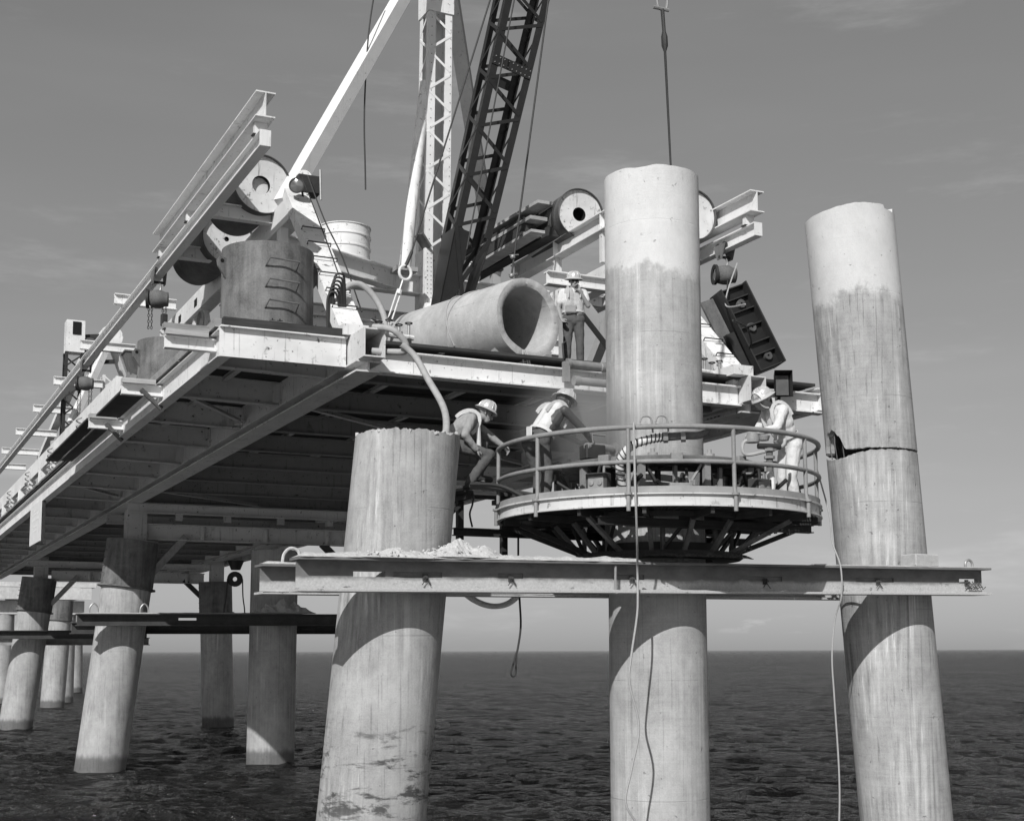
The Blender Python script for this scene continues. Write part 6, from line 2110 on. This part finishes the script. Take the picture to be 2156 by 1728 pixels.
# crouching man between the piles
J = dict(hip_l=(.09, -.30, .66), hip_r=(-.10, -.32, .64), kn_l=(.16, .26, .66), kn_r=(-.16, .28, .48), an_l=(.16, .20, .24), an_r=(-.16, .02, .12), to_l=(.18, .36, .19), to_r=(-.17, .18, .06),
         sh_l=(.18, .08, 1.0), sh_r=(-.19, .03, .96), neck=(0, .14, 1.02), head=(0.0, .26, 1.07),
         el_l=(.22, .34, .82), wr_l=(.20, .54, .66), hd_l=(.20, .62, .60), el_r=(-.30, -.08, .72), wr_r=(-.24, .08, .54), hd_r=(-.20, .16, .50))
o, g, x = person("crouching man in grey shirt and aluminium hat between the broken and middle piles", (-2.36, 1.38, 5.535), (.97, -.22), J, (.86, -.30, -.36), 'skin', 'shirtgrey', 'trousers', 1.08, None, 'long', curls=(0.7, 0.6))
MB().tube([x['chest'] + x['fr'] * .15 - x['across'] * .1, x['chest'] + x['fr'] * .17 - x['across'] * .1 - V(0, 0, .3)], 0.035, 8).build("hanging_torch", 'strap', o)
# man in white at the right of the ring
J = dict(hip_l=(.09, -.12, .92), hip_r=(-.09, -.13, .92), kn_l=(.12, -.03, .50), kn_r=(-.12, -.08, .50), an_l=(.14, -.10, .09), an_r=(-.15, -.18, .09), to_l=(.16, .06, .04), to_r=(-.18, -.02, .04),
         sh_l=(.19, .12, 1.36), sh_r=(-.19, .10, 1.36), neck=(0, .17, 1.42), head=(0, .275, 1.50),
         el_l=(.23, .26, 1.11), wr_l=(.13, .47, 1.05), hd_l=(.10, .56, 1.03), el_r=(-.24, .24, 1.10), wr_r=(-.12, .46, 1.02), hd_r=(-.07, .55, 1.0))
o, g, x = person("man in white overalls and hood bending over valves at the right of the ring", (1.38, -1.12, 5.10), (-.88, -.02), J, (-.80, .05, -.42), 'skin', 'shirt', 'trouserwhite', 1.08, None, 'long', curls=(0.8, 0.8))
hc, lf, hu, hl = x['hc'], x['lf'], x['hu'], x['hl']
mb = MB()
mb.lathe(hc + hu * 0.02 - lf * 0.01, hl, [(0.125, -0.07), (0.150, -0.075), (0.155, 0.0), (0.150, 0.075), (0.125, 0.07)], 20, ref=lf, ang=(rad(-70), rad(75)), closed=True)
mb.build("face_shield", 'shirtgrey', o)
mb = MB()
mb.lathe(hc + lf * .02 + hu * 0.03, lf, [(0.128, -.05), (0.138, 0.03), (0.125, 0.10), (.12, .10), (.13, .03), (.12, -.05)], 24, ang=(0, 2 * math.pi * 0.55), ref=hl, closed=True)
mb.build("hood", 'shirt', o)

# ------------------------------------------------------------------ concrete dust drifting from the cutter
dm = bpy.data.materials.new("drifting dust")
dm.use_nodes = True
dn, dl = dm.node_tree.nodes, dm.node_tree.links
dn.clear()
dout = dn.new("ShaderNodeOutputMaterial")
dv = dn.new("ShaderNodeVolumePrincipled")
dv.inputs['Color'].default_value = (0.9, 0.9, 0.9, 1)
dtc = dn.new("ShaderNodeTexCoord")
dlen = dn.new("ShaderNodeVectorMath")
dlen.operation = 'LENGTH'
dmp = dn.new("ShaderNodeMapping")
dmp.inputs['Scale'].default_value = (1 / 1.45, 1 / 0.85, 1 / 0.95)
dl.new(dtc.outputs['Object'], dmp.inputs[0])
dl.new(dmp.outputs[0], dlen.inputs[0])
dr = dn.new("ShaderNodeMapRange")
dr.interpolation_type = 'SMOOTHSTEP'
for i, x in enumerate((1.0, 0.1, 0.0, 1.0)):
    dr.inputs[i + 1].default_value = x
dl.new(dlen.outputs['Value'], dr.inputs[0])
dno = dn.new("ShaderNodeTexNoise")
dno.inputs['Scale'].default_value = 1.6
dno.inputs['Detail'].default_value = 3
dl.new(dtc.outputs['Object'], dno.inputs['Vector'])
dmul = dn.new("ShaderNodeMath")
dmul.operation = 'MULTIPLY'
dl.new(dr.outputs[0], dmul.inputs[0])
dl.new(dno.outputs[0], dmul.inputs[1])
dm2 = dn.new("ShaderNodeMath")
dm2.operation = 'MULTIPLY'
dm2.inputs[1].default_value = 3.0
dl.new(dmul.outputs[0], dm2.inputs[0])
dl.new(dm2.outputs[0], dv.inputs['Density'])
dl.new(dv.outputs[0], dout.inputs['Volume'])
mb = MB().ball((-1.0, 0.0, 6.35), 1.0, 12, (1.45, 0.85, 0.95))
o = mb.build("dust_cloud", dm, off=(-1.0, 0.0, 6.35))
o['kind'] = 'stuff'
tag(o, "thin pale concrete dust drifting between the bare-armed worker and the middle pile", "dust")
scene.cycles.volume_step_rate = 2.0
